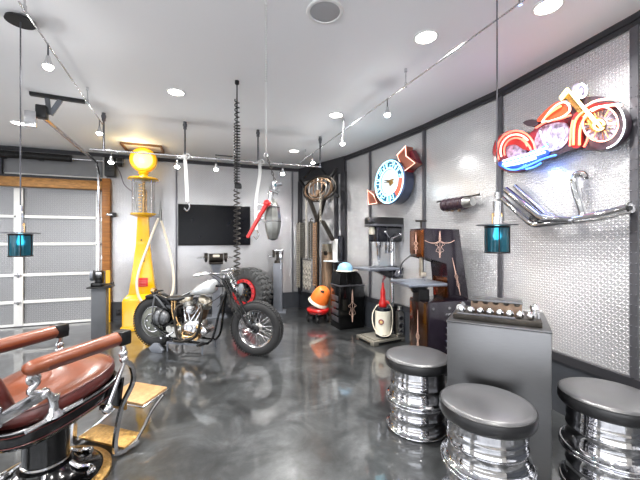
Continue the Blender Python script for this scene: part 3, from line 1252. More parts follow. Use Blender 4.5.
tr = ct('ball_tray', 'dark steel tray slab holding polished balls on the steel cabinet', 'tray', (.30, .24, 0))
mb = MB()
mb.box((0, 0, .019), (.54, .34, .038), bev=.004)
mb.build('slab', 'dark_iron', tr)
mb = MB()
mb.box((0, -.165, .044), (.24, .012, .014), bev=.003)
mb.box((-.18, -.155, .042), (.13, .02, .008), bev=.002)
mb.build('front_lip', 'trimgrey', tr)
bk = ct('scalloped_block', 'brown metal block with scalloped edge and grey top amid steel balls', 'block', (.30, .285, .0385))
mb = MB()
n_ = 5
poly = [(-.16, 0)]
poly.append((.16, 0))
top = .088
poly.append((.16, top))
for k in range(n_ - 1, -1, -1):
    c = -.13 + k * .065
    for q in range(0, 9):
        an = PI * q / 8
        poly.append((c + .019 * math.cos(an), top - .020 * math.sin(an)))
poly.append((-.16, top))
mb.prism(poly, (0, .03, 0), (1, 0, 0), (0, 0, 1), .15)
mb.build('scalloped_body', 'block_brown', bk)
mb = MB()
mb.box((0, -.04, top + .006), (.33, .17, .012), bev=.002)
o = mb.build('top_plate', 'steel', bk)
o.location = (0, .0, 0)
bx = [-.21 + k * .0605 for k in range(8)]
b0 = None
NTH = ['first', 'second', 'third', 'fourth', 'fifth', 'sixth', 'seventh', 'eighth']
for k, x in enumerate(bx):
    p = CM @ Vector((.295 + x, .12, .0385 + .0265))
    if b0 is None:
        mb = MB()
        mb.sphere((0, 0, 0), .0262, 24)
        b0 = mb.build('steel_ball', 'ball_chrome')
        b0.location = p
        o = b0
        mb = MB()
        mb.cyl((0, -.0264, 0), (0, -.020, 0), .008, n=12)
        mb.build('dimple', 'black', b0)
    else:
        o = dup(b0, p)
    tag(o, '%s polished steel ball from the left along the tray front' % NTH[k], 'ball', 'polished balls in the tray')
for x, lab in ((-.235, 'polished steel roller lying at left end of the ball tray'), (.235, 'polished steel roller standing at right end of the ball tray')):
    q = ct('steel_roller', lab, 'roller', (.30 + x, .20 if x < 0 else .175, .0385), 'polished rollers in the tray')
    mb = MB()
    if x < 0:
        mb.cyl((0, -.03, .027), (0, .09, .027), .026, n=24)
    else:
        mb.lathe([(0, 0), (.026, 0), (.028, .01), (.028, .03), (.023, .036), (.023, .056), (.028, .062), (.028, .082), (.022, .092), (0, .094)], n=24)
    mb.build('barrel', 'ball_chrome', q)
    mb = MB()
    if x < 0:
        mb.cyl((0, -.033, .027), (0, -.029, .027), .014, n=16)
    else:
        mb.cyl((0, 0, .093), (0, 0, .098), .012, n=16)
    mb.build('end_cap', 'dull_chrome', q)

# ------------------------------------------------------------------ barber chair
BC = thing('barber_chair', 'antique barber chair with brown leather seat and chrome fittings', 'chair', (-1.70, 2.05, 0), math.atan2(-.3, .954))


def sup(a, b, n=48, e=2.6):
    return [(math.copysign(abs(math.cos(2 * PI * i / n)) ** (2 / e), math.cos(2 * PI * i / n)) * a, math.copysign(abs(math.sin(2 * PI * i / n)) ** (2 / e), math.sin(2 * PI * i / n)) * b) for i in range(n)]


def loft(mb, rows):
    R = [[mb._v(p) for p in row] for row in rows]
    n = len(R[0])
    for A, B in zip(R, R[1:]):
        for i in range(n):
            mb.face([A[i], A[(i + 1) % n], B[(i + 1) % n], B[i]])
    mb.face(R[0][::-1])
    mb.face(R[-1])


# base
mb = MB()
mb.lathe([(0, 0), (.31, 0), (.318, .02), (.30, .045), (.285, .05), (.22, .062), (.165, .10), (.14, .14), (0, .14)], n=64)
mb.build('base', 'gloss_black', BC)
mb = MB()
mb.lathe([(.325, 0), (.345, .006), (.345, .03), (.325, .044), (.297, .050), (.297, .044), (.318, .02)], n=64)
mb.build('base_rim', 'gold', BC)
for k in range(6):
    mb = MB()
    an = k * PI / 3 + .4
    c, s_ = math.cos(an), math.sin(an)
    pts = [(c * .15 - s_ * q * .03, s_ * .15 + c * q * .03, .12) for q in (0,)]
    mb.tube(curve([(c * .14, s_ * .14, .135), (c * .19, s_ * .19, .10), (c * .23 - s_ * .04, s_ * .23 + c * .04, .075), (c * .27 - s_ * .01, s_ * .27 + c * .01, .068), (c * .25 + s_ * .03, s_ * .25 - c * .03, .072)], 5), .014, 8)
    mb.sphere((c * .26, s_ * .26, .07), .02, 10)
    mb.build('base_scroll', 'dull_chrome', BC)
mb = MB()
mb.lathe([(.115, .12), (.122, .15), (.117, .17), (.117, .40), (0, .40)], n=48)
mb.build('column', 'gloss_black', BC)
mb = MB()
mb.lathe([(.118, .155), (.125, .158), (.125, .170), (.118, .173)], n=48)
mb.build('column_collar', 'dull_chrome', BC)
mb = MB()
mb.lathe([(.118, .375), (.130, .38), (.130, .39), (.124, .395), (.124, .41), (.134, .415), (.134, .44), (.10, .44)], n=48)
mb.build('column_collar', 'dull_chrome', BC)
# seat frame
mb = MB()
rows = []
for z, k in ((.42, .62), (.43, .80), (.455, .93), (.475, .985), (.55, 1.0), (.565, .985), (.565, .6)):
    rows.append([(x * k, y * k, z + .045 * (y / .36)) for x, y in sup(.305, .35, e=3.0)])
loft(mb, rows)
sf = mb.build('seat_frame', 'gloss_black', BC)
mb = MB()
for z, k in ((.485, 1.0), (.540, 1.003)):
    mb.tube([(x * k, y * k, z + .045 * (y / .36)) for x, y in sup(.305, .35, e=3.0)], .0016, 5, closed=True)
mb.build('pinstripe', mat('chair_pinstripe', (96, 30, 30), .4), sf)
mb = MB()
mb.tube([(x * 1.006, y * 1.006, .562 + .045 * (y / .36)) for x, y in sup(.305, .35, e=3.0)], .006, 6, closed=True)
mb.build('frame_bead', 'dull_chrome', sf)
# cushion
mb = MB()
rows = []
for z, k in ((.565, .92), (.575, .985), (.60, 1.02), (.630, 1.02), (.652, .985), (.672, .90), (.688, .72), (.697, .45), (.70, .15)):
    rows.append([(x * k, y * k + .012, z + .05 * (y / .36)) for x, y in sup(.295, .338, e=2.5)])
loft(mb, rows)
cu = mb.build('seat_cushion', 'leather', BC, angle=70)
mb = MB()
mb.tube([(x * 1.0, y * 1.0 + .012, .650 + .05 * (y / .36)) for x, y in sup(.295, .338, e=2.5)], .007, 8, closed=True)
mb.build('cushion_piping', 'leather_dark', cu)
mb = MB()
rows = []
for z, k in ((.56, .93), (.572, .99), (.60, 1.026), (.625, 1.028), (.645, 1.0)):
    rows.append([(x * k, y * k + .012, z + .05 * (y / .36)) for x, y in sup(.296, .339, e=2.5)])
R = [[mb._v(p) for p in row] for row in rows]
for A, B in zip(R, R[1:]):
    for i in range(len(A)):
        mb.face([A[i], A[(i + 1) % len(A)], B[(i + 1) % len(A)], B[i]])
mb.build('cushion_side', 'leather_dark', cu)
# backrest
mb = MB()
mb.M = Matrix.Translation((0, -.295, .62)) @ Matrix.Rotation(math.radians(24), 4, 'X')
rows = []
for z, k, th in ((0, .88, .04), (.03, .97, .055), (.15, 1.0, .06), (.42, 1.0, .06), (.55, .9, .05), (.60, .62, .03)):
    rows.append([(x * k, y * th / .06, z) for x, y in sup(.235, .06, e=2.8)])
loft(mb, rows)
mb.build('backrest', 'leather_dark', BC, angle=70)
mb = MB()
mb.M = Matrix.Translation((0, -.30, .60)) @ Matrix.Rotation(math.radians(24), 4, 'X')
rows = []
for z, k, th in ((-.02, .9, .022), (.3, 1.0, .022), (.58, .85, .02)):
    rows.append([(x * k, y - .075, z) for x, y in sup(.225, th, e=3)])
loft(mb, rows)
mb.build('backrest_shell', 'gloss_black', BC)
# armrests
for sg in (1, -1):
    x = .292 * sg
    mb = MB()
    path = [(x, -.295, .845), (x, -.285, .85), (x, -.26, .853), (x, -.2, .855), (x, 0, .858), (x, .24, .862)]
    mb.tube(path, [.015, .033, .041, .043, .045, .046], 18)
    ar = mb.build('armrest', 'leather', BC, angle=60)
    mb = MB()
    rad = [.0435, .0455, .047]
    pa = [(x, -.2, .8535), (x, 0, .8565), (x, .24, .8605)]
    rows = []
    for (px, py, pz), r in zip(pa, rad):
        rows.append([mb._v((px + r * math.cos(-PI * .05 - PI * .9 * q / 12), py, pz + r * math.sin(-PI * .05 - PI * .9 * q / 12))) for q in range(13)])
    for A, B in zip(rows, rows[1:]):
        for q in range(12):
            mb.face([A[q], A[q + 1], B[q + 1], B[q]])
    mb.build('armrest_underside', 'leather_dark', ar)
    mb = MB()
    mb.box((x, .275, .862), (.094, .085, .096), bev=.012)
    mb.cyl((x, .30, .862), (x, .322, .862), .036, n=20)
    mb.build('armrest_cap', 'black', ar)
    # rear scroll bracket
    mb = MB()
    mb.tube(curve([(x, -.26, .815), (x + .004 * sg, -.235, .775), (x + .006 * sg, -.27, .735), (x + .01 * sg, -.20, .70), (x + .012 * sg, -.165, .65), (x + .012 * sg, -.16, .585)], 7), [.02] * 5 + [.017] * 14 + [.020] * 10 + [.023] * 7, 10)
    mb.torus((x, -.25, .795), (1, 0, 0), .024, .012, 16, 8)
    mb.sphere((x + .008 * sg, -.205, .70), .03, 12)
    mb.build('arm_bracket', 'dull_chrome', BC)
    mb = MB()
    mb.bar((x + .01 * sg, -.20, .70), (x + .012 * sg, -.40, .665), .024, .06, bev=.008)
    mb.box((x + .014 * sg, -.42, .675), (.03, .05, .10), bev=.01)
    mb.build('back_link', 'dull_chrome', BC)
    mb = MB()
    mb.lathe([(0, .555), (.05, .556), (.045, .572), (.026, .59), (.020, .62), (.026, .65), (.03, .67), (0, .68)], (x + .014 * sg, -.16, 0), n=20, sx=.75, sy=1.1)
    mb.tube([(x + .022 * sg, -.30, .548), (x + .022 * sg, -.01, .575)], .012, 8)
    mb.build('arm_stanchion', 'dull_chrome', BC)
    # front strut with ball
    mb = MB()
    mb.tube(curve([(x, .28, .815), (x + .01 * sg, .285, .78), (x + .004 * sg, .27, .755), (x + .01 * sg, .285, .72)], 6), .016, 10)
    mb.sphere((x + .01 * sg, .285, .755), .024, 12)
    mb.sphere((x + .01 * sg, .285, .715), .028, 12)
    mb.build('arm_scroll', 'dull_chrome', BC)
    mb = MB()
    mb.tube([(x + .015 * sg, .29, .71), (x + .02 * sg, .16, .46)], [.013, .016], 12)
    mb.sphere((x + .02 * sg, .155, .445), .034, 16)
    mb.cyl((x + .02 * sg - .05 * sg, .155, .445), (x + .02 * sg + .02 * sg, .155, .445), .018, n=14)
    mb.build('reclining_strut', 'chrome', BC)
    # footrest side frame
    mb = MB()
    fx = x * .84
    path = curve([(x + .004 * sg, .29, .70), (.285 * sg, .36, .64), (.275 * sg, .385, .52), (.225 * sg, .34, .36), (.20 * sg, .32, .20), (.196 * sg, .31, .08), (.20 * sg, .335, .03), (.235 * sg, .46, .045)], 6)
    for a1, b1 in zip(path, path[1:]):
        e_ = (b1 - a1).normalized() * .004
        mb.bar(a1 - e_, b1 + e_, .030, .020, up=(1, 0, 0))
    mb.build('footrest_frame', 'dull_chrome', BC)
    mb = MB()
    mb.tube(curve([(.225 * sg, .46, .05), (.20 * sg, .56, .10), (.17 * sg, .66, .16), (.15 * sg, .80, .215)], 6), .012, 8)
    mb.build('footrest_rod', 'dull_chrome', BC)
mb = MB()
mb.box((-.05, .73, .24), (.38, .26, .022), Euler((.10, 0, 0)), bev=.006)
fp = mb.build('footrest_plate', 'gold_plate', BC)
mb = MB()
mb.box((-.05, .73, .224), (.40, .28, .018), Euler((.10, 0, 0)), bev=.006)
mb.build('plate_edge', 'dull_chrome', fp)
mb = MB()
mb.box((0, .44, .055), (.44, .16, .02), Euler((.12, 0, 0)), bev=.006)
mb.build('step_plate', 'gold', BC)
mb = MB()
mb.bar((.24, .36, .36), (-.24, .36, .36), .02, .07, bev=.004)
for k in range(9):
    mb.torus((-.2 + k * .05, .373, .36), (0, 1, 0), .018, .006, 14, 6)
mb.bar((-.05, .10, .40), (-.02, .37, .36), .05, .05, bev=.01)
mb.build('ornate_crossbar', 'gold', BC)
mb = MB()
mb.prism([(-.21, .36), (.21, .36), (.24, .56), (-.24, .56)], (0, .345, 0), (1, 0, 0), (0, 0, 1), .02)
mb.build('apron', 'gloss_black', BC)
# ------------------------------------------------------------------ motorcycle
PR = Vector((-2.336, 4.73, 0))
PF = Vector((-.835, 4.36, 0))
MD = PF - PR
WB = MD.length
MC = thing('motorcycle', 'stripped vintage motorcycle with silver tank and bare V twin engine', 'motorcycle', PR, math.atan2(MD.y, MD.x))
RW = .355


def wheel(x, name, tw, rim_r, spokes=True):
    c = Vector((x, 0, RW))
    mb = MB()
    tr_ = (RW - rim_r) / 2 + .008
    pr = []
    for j in range(17):
        an = 2 * PI * j / 16
        pr.append((RW - tr_ + tr_ * math.copysign(abs(math.cos(an)) ** .8, math.cos(an)), tw * math.copysign(abs(math.sin(an)) ** .75, math.sin(an))))
    mb.lathe(pr, c, (0, 1, 0), 64)
    for k in range(60):
        an = 2 * PI * k / 60
        u = Vector((math.cos(an), 0, math.sin(an)))
        for sy in (-.5, .5):
            mb.box(c + u * (RW - .003) + Vector((0, sy * tw, 0)), (.011, tw * .8, .022), Matrix.Rotation(-an, 3, 'Y') @ Matrix.Rotation(.35 * (1 if sy > 0 else -1), 3, 'X'))
    ty = mb.build(name, 'rubber', MC, angle=50)
    mb = MB()
    mb.lathe([(rim_r + .004, tw * .62), (rim_r + .010, tw * .66), (rim_r - .004, tw * .70), (rim_r - .018, tw * .45), (rim_r - .03, 0), (rim_r - .018, -tw * .45), (rim_r - .004, -tw * .70), (rim_r + .010, -tw * .66), (rim_r + .004, -tw * .62)], c, (0, 1, 0), 56)
    rm = mb.build('rim', 'dull_chrome', ty)
    if spokes:
        mb = MB()
        for k in range(40):
            a0 = 2 * PI * k / 40
            a1 = a0 + (.55 if k % 2 else -.55)
            sy = .05 if (k // 2) % 2 else -.05
            mb.cyl(c + Vector((math.cos(a1) * .05, sy, math.sin(a1) * .05)), c + Vector((math.cos(a0) * (rim_r - .018), 0, math.sin(a0) * (rim_r - .018))), .0026, n=6, caps=False)
        mb.build('spokes', 'dull_chrome', ty)
        mb = MB()
        mb.lathe([(0, -.07), (.02, -.07), (.03, -.062), (.055, -.058), (.055, -.045), (.032, -.03), (.032, .03), (.055, .045), (.055, .058), (.02, .07), (0, .07)], c, (0, 1, 0), 32)
        mb.build('hub', 'alu', ty)
    return ty


wheel(WB, 'front_tyre', .062, .246)
wheel(0, 'rear_tyre', .070, .225)
# rear brake drum and cover
mb = MB()
mb.lathe([(0, -.10), (.05, -.10), (.06, -.085), (.15, -.08), (.185, -.066), (.205, -.05), (.215, -.03), (.2, .03), (0, .03)], (0, 0, RW), (0, 1, 0), 48)
mb.build('brake_drum', 'olive_grey', MC)
mb = MB()
for k in range(5):
    an = 2 * PI * k / 5 + .3
    u = Vector((math.cos(an), 0, math.sin(an)))
    mb.cyl(Vector((0, -.083, RW)) + u * .09, Vector((0, -.096, RW)) + u * .09, .012, n=8)
mb.torus((0, -.088, RW), (0, 1, 0), .125, .008, 40, 8)
mb.build('drum_bolt', 'dull_chrome', MC)
# frame
fr = .016
mb = MB()
HX, HZ = 1.115, .90
for sy in (-.11, .11):
    mb.tube(curve([(0, sy, .36), (.18, sy, .44), (.34, sy * .9, .60), (.40, sy * .5, .70)], 6), fr, 10)
    mb.tube([(0, sy, .36), (.30, sy, .17), (.44, sy, .14)], fr, 10)
    mb.tube([(.44, sy, .14), (.88, sy * .9, .13)], fr, 10)
    mb.tube(curve([(.88, sy * .9, .13), (.96, sy * .8, .24), (1.03, sy * .5, .56), (HX - .01, 0, HZ - .06)], 6), fr, 10)
mb.tube(curve([(.16, 0, .64), (.40, 0, .70), (.62, 0, .80), (.9, 0, .885), (HX - .02, 0, HZ)], 6), fr * 1.1, 10)
mb.tube([(.44, 0, .14), (.42, 0, .45), (.40, 0, .70)], fr, 10)
mb.cyl((HX - .055, 0, HZ + .07), (HX + .03, 0, HZ - .10), .028, n=18)
mb.build('frame', 'gloss_black', MC)
# rear fender, hugging the wheel
mb = MB()
rows = []
for q in range(25):
    an = math.radians(15 + q * (95 / 24))
    ca, sa_ = math.cos(an), math.sin(an)
    r = RW + .028
    row = []
    for j in range(9):
        ph = PI * j / 8
        y = .085 * math.cos(ph)
        dr = .022 * math.sin(ph) - (.035 if j in (0, 8) else 0)
        row.append(mb._v((ca * (r + dr), y, RW + sa_ * (r + dr))))
    rows.append(row)
for A, B in zip(rows, rows[1:]):
    for j in range(8):
        mb.face([A[j], A[j + 1], B[j + 1], B[j]])
fd = mb.build('rear_fender', 'satin_black', MC)
so = fd.modifiers.new('thickness', 'SOLIDIFY')
so.thickness = .004
mb = MB()
for sy in (-.10, .10):
    mb.tube(curve([(.0, sy, .40), (.02, sy, .60), (.03, sy * .8, .735)], 5), .011, 8)
    mb.tube(curve([(.24, sy, .55), (.10, sy * 1.05, .70), (.03, sy, .745)], 5), .013, 8)
mb.build('fender_strut', 'oil_tank', fd)
mb = MB()
mb.cyl((-.02, 0, .79), (-.075, 0, .795), .034, .04, 20)
mb.bar((0, 0, .74), (-.02, 0, .80), .03, .012)
tl = mb.build('tail_lamp', 'brass', MC)
mb = MB()
mb.lathe([(.036, 0), (.03, .012), (0, .018)], (-.075, 0, .795), (-1, 0, 0), 20)
mb.build('tail_lens', 'sign_maroon', tl)
mb = MB()
mb.tube([(-.05, .06, .775), (.05, .06, .79)], .012, 8)
mb.sphere((.045, -.05, .785), .02, 10)
mb.box((-.0, -.06, .77), (.06, .03, .03), bev=.006)
mb.build('plate_bracket', 'satin_black', MC)
# seat
mb = MB()
rows = []
for x, hw, z, th in ((.20, .05, .70, .02), (.24, .11, .705, .03), (.32, .135, .705, .04), (.42, .12, .705, .04), (.50, .075, .725, .035), (.60, .045, .765, .02)):
    rows.append([(x, yy * hw, z + zz * th) for yy, zz in sup(1, 1, 20, 2.4)])
loft(mb, rows)
mb.build('saddle', 'vinyl', MC, angle=60)
mb = MB()
mb.tube(curve([(.02, -.06, .75), (.14, -.05, .72), (.22, -.04, .70), (.36, -.02, .715), (.62, -.01, .83)], 6), .012, 8)
mb.build('seat_rail', 'dull_chrome', MC)
# tank: wedge rising to the steering head
mb = MB()
rows = []
for x, hw, zb_, zt_ in ((.555, .02, .765, .785), (.58, .06, .755, .81), (.66, .105, .76, .87), (.76, .13, .765, .935), (.84, .135, .775, .975), (.90, .115, .79, .985), (.935, .07, .81, .965), (.945, .02, .85, .93)):
    c_, h_ = (zb_ + zt_) / 2, (zt_ - zb_) / 2
    rows.append([(x, yy * hw, c_ + zz * h_) for yy, zz in sup(1, 1, 28, 2.6)])
loft(mb, rows)
tk = mb.build('fuel_tank', 'silver_tank', MC, angle=60)
mb = MB()
mb.cyl((.86, -.04, .955), (.86, -.04, .985), .024, n=18)
mb.build('fuel_cap', 'chrome', tk)
# oil tank: round canister on the near side
mb = MB()
mb.sphere((.20, -.17, .46), .135, 28, (1.0, .62, .80))
ot = mb.build('oil_tank', 'oil_tank', MC)
mb = MB()
mb.tube(curve([(.10, -.14, .55), (.14, -.16, .58), (.20, -.15, .56)], 5), .016, 8)
mb.cyl((.21, -.13, .55), (.21, -.13, .585), .028, n=16)
mb.build('oil_filler', 'satin_black', ot)
mb = MB()
for an in (-.5, .5):
    mb.torus((.20 + an * .10, -.16, .46), (1, 0, 0), .108, .007, 32, 6)
mb.build('tank_strap', 'satin_black', ot)
mb = MB()
mb.box((.25, .0, .44), (.20, .18, .38), bev=.03)
mb.build('battery_box', 'gloss_black', MC)
# engine
ex, ez = .64, .34
mb = MB()
mb.lathe([(0, -.10), (.10, -.10), (.125, -.085), (.135, -.06), (.135, .06), (.125, .085), (0, .10)], (ex, 0, ez), (0, 1, 0), 40)
mb.box((ex - .02, 0, ez - .12), (.24, .17, .10), bev=.03)
en = mb.build('crankcase', 'alu', MC)
mb = MB()
mb.prism([(-.10, -.06), (.02, -.10), (.17, -.02), (.19, .05), (.12, .10), (-.02, .08), (-.10, .03)], (ex, -.10, ez), (1, 0, 0), (0, 0, 1), .045, bev=.012)
for dx, dz, r in ((0, 0, .045), (.12, .04, .03), (-.06, 0, .022), (.06, -.04, .02)):
    mb.cyl((ex + dx, -.14, ez + dz), (ex + dx, -.158, ez + dz), r, r * .85, 20)
mb.build('timing_cover', 'dull_chrome', en)
for sg, nm in ((1, 'cylinder'), (-1, 'cylinder')):
    ax = Vector((math.sin(math.radians(23)) * sg, 0, math.cos(math.radians(23))))
    o_ = Vector((ex, 0, ez)) + ax * .12
    mb = MB()
    pr = [(.045, 0)]
    for k in range(9):
        h = .01 + k * .017
        pr += [(.054, h), (.090, h + .001), (.090, h + .007), (.054, h + .008)]
    pr.append((0, .175))
    mb.lathe(pr, o_, ax, 28)
    cy = mb.build(nm, 'rust_iron', MC, angle=20)
    mb = MB()
    pr = [(.07, .165)]
    for k in range(4):
        h = .17 + k * .014
        pr += [(.062, h), (.102, h + .001), (.102, h + .006), (.062, h + .007)]
    pr += [(.07, .232), (0, .236)]
    mb.lathe(pr, o_, ax, 28)
    mb.build('cylinder_head', 'alu', cy, angle=20)
    mb = MB()
    c_ = o_ + ax * .262
    mb.M = Matrix.Translation(c_) @ Vector((0, 0, 1)).rotation_difference(ax).to_matrix().to_4x4()
    mb.sphere((-.03, -.012, 0), .066, 18, (1.1, 1.0, .78))
    mb.sphere((.035, -.012, 0), .062, 18, (1.1, 1.0, .78))
    mb.cyl((-.04, -.05, 0), (-.04, -.075, 0), .026, n=14)
    mb.cyl((.045, -.05, 0), (.045, -.075, 0), .024, n=14)
    mb.build('rocker_cover', 'cream_alu', cy)
    mb = MB()
    for dx in (-.03, .03):
        b0_ = Vector((ex + dx * 1.2 + sg * .035, -.125, ez + .08))
        t0_ = c_ + Vector((dx * .8, -.055, -.03))
        mb.cyl(b0_, t0_, .011, n=12)
        mb.cyl(b0_, b0_.lerp(t0_, .35), .015, n=12)
    mb.build('pushrod_tube', 'chrome', cy)
# carburettor and air cleaner
mb = MB()
mb.cyl((ex, -.09, ez + .24), (ex, -.15, ez + .24), .03, n=16)
mb.lathe([(0, .06), (.05, .05), (.062, .03), (.062, 0), (0, 0)], (ex, -.11, ez + .24), (0, -1, 0), 28)
mb.build('air_cleaner', 'dull_chrome', MC)
# generator ahead of the crankcase
mb = MB()
mb.cyl((.83, -.13, .30), (.83, .06, .30), .052, n=24)
mb.lathe([(.056, 0), (.056, .012), (.03, .03), (0, .034)], (.83, -.13, .30), (0, -1, 0), 24)
mb.build('generator', 'dull_chrome', MC)
# gearbox and kicker
mb = MB()
mb.box((.40, -.02, .27), (.20, .24, .18), bev=.035)
mb.cyl((.40, -.13, .27), (.40, -.165, .27), .085, .07, 28)
mb.cyl((.33, -.13, .31), (.33, -.17, .31), .055, .045, 24)
gb = mb.build('transmission', 'alu', MC)
mb = MB()
mb.tube([(.40, -.15, .27), (.40, -.17, .27), (.30, -.175, .21)], .012, 8)
mb.cyl((.27, -.175, .205), (.27, -.25, .205), .015, n=10)
mb.build('kick_lever', 'dull_chrome', gb)
# exhausts
for pts in ([(ex + .13, -.10, ez + .30), (ex + .18, -.15, ez + .18), (ex + .12, -.18, ez - .08), (ex - .06, -.18, ez - .17), (.42, -.18, .16)],
            [(ex - .14, -.10, ez + .30), (ex - .20, -.15, ez + .26), (ex - .21, -.17, ez + .08), (ex - .17, -.18, ez - .10), (.52, -.18, .175)]):
    mb = MB()
    mb.tube(curve(pts, 7), .019, 12)
    mb.build('exhaust_pipe', 'dark_iron', MC)
mb = MB()
for dx in (0, .045):
    mb.tube(curve([(.37 + dx, -.15, .68), (.375 + dx, -.16, .56), (.41 + dx, -.165, .44), (.46 + dx, -.16, .36)], 7), .011, 10)
    mb.cyl((.37 + dx, -.15, .67), (.37 + dx, -.15, .695), .017, n=12)
mb.build('oil_line', 'brass', MC)
mb = MB()
mb.tube(curve([(.52, -.12, .30), (.56, -.19, .25), (.68, -.19, .23), (.76, -.17, .29)], 6), .012, 8)
mb.sphere((.78, -.15, .36), .04, 14)
mb.cyl((.74, -.11, .22), (.74, -.17, .22), .04, n=18)
mb.cyl((.56, -.11, .22), (.56, -.17, .22), .03, n=18)
mb.build('oil_pump', 'brass', MC)
mb = MB()
mb.bar((.86, -.12, .14), (.86, -.26, .15), .03, .02)
mb.cyl((.86, -.18, .165), (.86, -.30, .165), .018, n=10)
mb.build('footpeg', 'satin_black', MC)
# springer fork
AX = Vector((WB, 0, RW))
top = Vector((HX - .03, 0, HZ + .10))
for sy in (-.085, .085):
    mb = MB()
    mb.tube([top + Vector((0, sy * .75, 0)), Vector((WB - .10, sy, RW + .05))], .013, 10)
    mb.tube([top + Vector((.06, sy * .75, -.01)), Vector((WB - .02, sy * 1.05, RW + .07))], .011, 10)
    mb.bar(Vector((WB - .11, sy, RW + .055)), AX + Vector((.02, sy, 0)), .014, .035, bev=.005)
    mb.cyl(AX + Vector((0, sy - .02, 0)), AX + Vector((0, sy + .02, 0)), .022, n=14)
    mb.build('fork_leg', 'gloss_black', MC)
mb = MB()
for dz in (0., -.16):
    c_ = top.lerp(AX, .0 if dz == 0 else .22)
    mb.bar(c_ + Vector((.03, -.08, 0)), c_ + Vector((.03, .08, 0)), .10, .022, bev=.006)
mb.build('fork_yoke', 'satin_black', MC)
for sy in (-.045, .045):
    mb = MB()
    p0_ = top + Vector((.05, sy, .08))
    p1_ = top.lerp(AX, .22) + Vector((.07, sy, 0))
    mb.tube(helix(p0_, p1_, .019, 11, 10), .0055, 6)
    mb.build('fork_spring', 'dull_chrome', MC)
mb = MB()
mb.cyl((WB, -.12, RW), (WB, .12, RW), .011, n=12)
mb.build('axle', 'chrome', MC)
# brake arm in front hub
mb = MB()
mb.lathe([(0, -.075), (.03, -.075), (.05, -.07), (.058, -.06), (.058, -.05), (0, -.05)], AX, (0, 1, 0), 30)
mb.build('brake_plate', 'satin_black', MC)
# headlamp
hl = Vector((1.31, 0, .86))
mb = MB()
mb.lathe([(0, -.09), (.03, -.085), (.06, -.06), (.078, -.02), (.082, .0), (.086, .005), (.086, .018)], hl, (1, .05, 0), 32)
hb_ = mb.build('headlamp', 'chrome', MC)
mb = MB()
mb.lathe([(.080, .012), (.05, .024), (0, .03)], hl, (1, .05, 0), 32)
mb.build('headlamp_lens', 'lamp_glass', hb_)
mb = MB()
mb.bar(hl + Vector((-.06, 0, -.07)), top.lerp(AX, .22) + Vector((.05, 0, 0)), .02, .015)
mb.build('lamp_bracket', 'satin_black', hb_)
# handlebar
for sy in (-1, 1):
    mb = MB()
    mb.tube(curve([(HX + .0, 0, HZ + .16), (HX + .01, sy * .12, HZ + .165), (HX - .02, sy * .24, HZ + .185), (HX - .12, sy * .31, HZ + .19), (HX - .26, sy * .34, HZ + .165)], 7), .0125, 10)
    mb.build('handlebar', 'dull_chrome', MC)
    mb = MB()
    mb.tube([(HX - .15, sy * .318, HZ + .186), (HX - .28, sy * .342, HZ + .162)], .018, 12)
    mb.build('grip', 'dull_chrome', MC)
    mb = MB()
    mb.tube(curve([(HX - .07, sy * .30, HZ + .205), (HX - .12, sy * .345, HZ + .215), (HX - .24, sy * .385, HZ + .185)], 5), .006, 6)
    mb.box((HX - .08, sy * .29, HZ + .20), (.04, .03, .03), bev=.006)
    mb.build('control_lever', 'chrome', MC)
    mb = MB()
    mb.cyl((HX - .02, sy * .055, HZ + .06), (HX, sy * .055, HZ + .175), .014, n=12)
    mb.build('riser', 'chrome', MC)
mb = MB()
mb.tube(curve([(HX - .07, -.30, HZ + .20), (HX + .06, -.25, HZ + .12), (HX + .09, -.1, HZ - .08), (HX + .12, -.09, HZ - .3), (WB - .2, -.1, RW + .1)], 6), .006, 6)
mb.tube(curve([(HX - .07, .30, HZ + .20), (HX + .05, .2, HZ + .10), (HX - .02, .05, HZ - .1), (.95, .03, .6)], 6), .006, 6)
mb.tube(curve([(HX - .1, -.28, HZ + .19), (HX + .02, -.2, HZ + .05), (HX - .06, -.06, HZ - .12), (.80, -.08, .62)], 6), .005, 6)
mb.build('control_cable', 'black', MC)
# stand
mb = MB()
mb.prism([(0, 0), (.16, 0), (.17, .035), (.09, .12), (.02, .12), (-.05, .06)], (.12, -.20, .001), (1, 0, 0), (0, 0, 1), .05, bev=.006)
mb.build('side_stand', 'lift_grey', MC)
mb = MB()
for x in (.30, .84):
    mb.bar((x, -.16, .0), (x, -.16, .13), .02, .012, up=(0, 1, 0))
    mb.bar((x, .16, .0), (x, .16, .13), .02, .012, up=(0, 1, 0))
    mb.bar((x, -.16, .125), (x, .16, .125), .03, .014)
mb.bar((.30, -.16, .122), (.84, -.16, .122), .014, .02)
mb.bar((.30, .16, .122), (.84, .16, .122), .014, .02)
st_ = thing('engine_stand', 'low thin grey metal stand under the vintage motorcycle engine', 'stand', PR, MC.rotation_euler[2])
mb.build('stand_frame', 'lift_grey', st_)
# ------------------------------------------------------------------ visible gas pump
PP = Vector((-3.09, 5.78, 0))
gp = thing('gas_pump', 'tall yellow vintage gas pump with glass cylinder and lit globe', 'gas pump', PP, BROT)


def sq(hx, hy, z, c=.0):
    return [(-hx, -hy, z), (hx, -hy, z), (hx, hy, z), (-hx, hy, z)]


def sqloft(mb, rows):
    R = [[mb._v(p) for p in r] for r in rows]
    for A, B in zip(R, R[1:]):
        for i in range(4):
            mb.face([A[i], A[(i + 1) % 4], B[(i + 1) % 4], B[i]])
    mb.face(R[0][::-1])
    mb.face(R[-1])
    es = [e for e in mb.bm.edges]
    bmesh.ops.bevel(mb.bm, geom=es, offset=.008, segments=2, profile=.5, affect='EDGES', clamp_overlap=True)


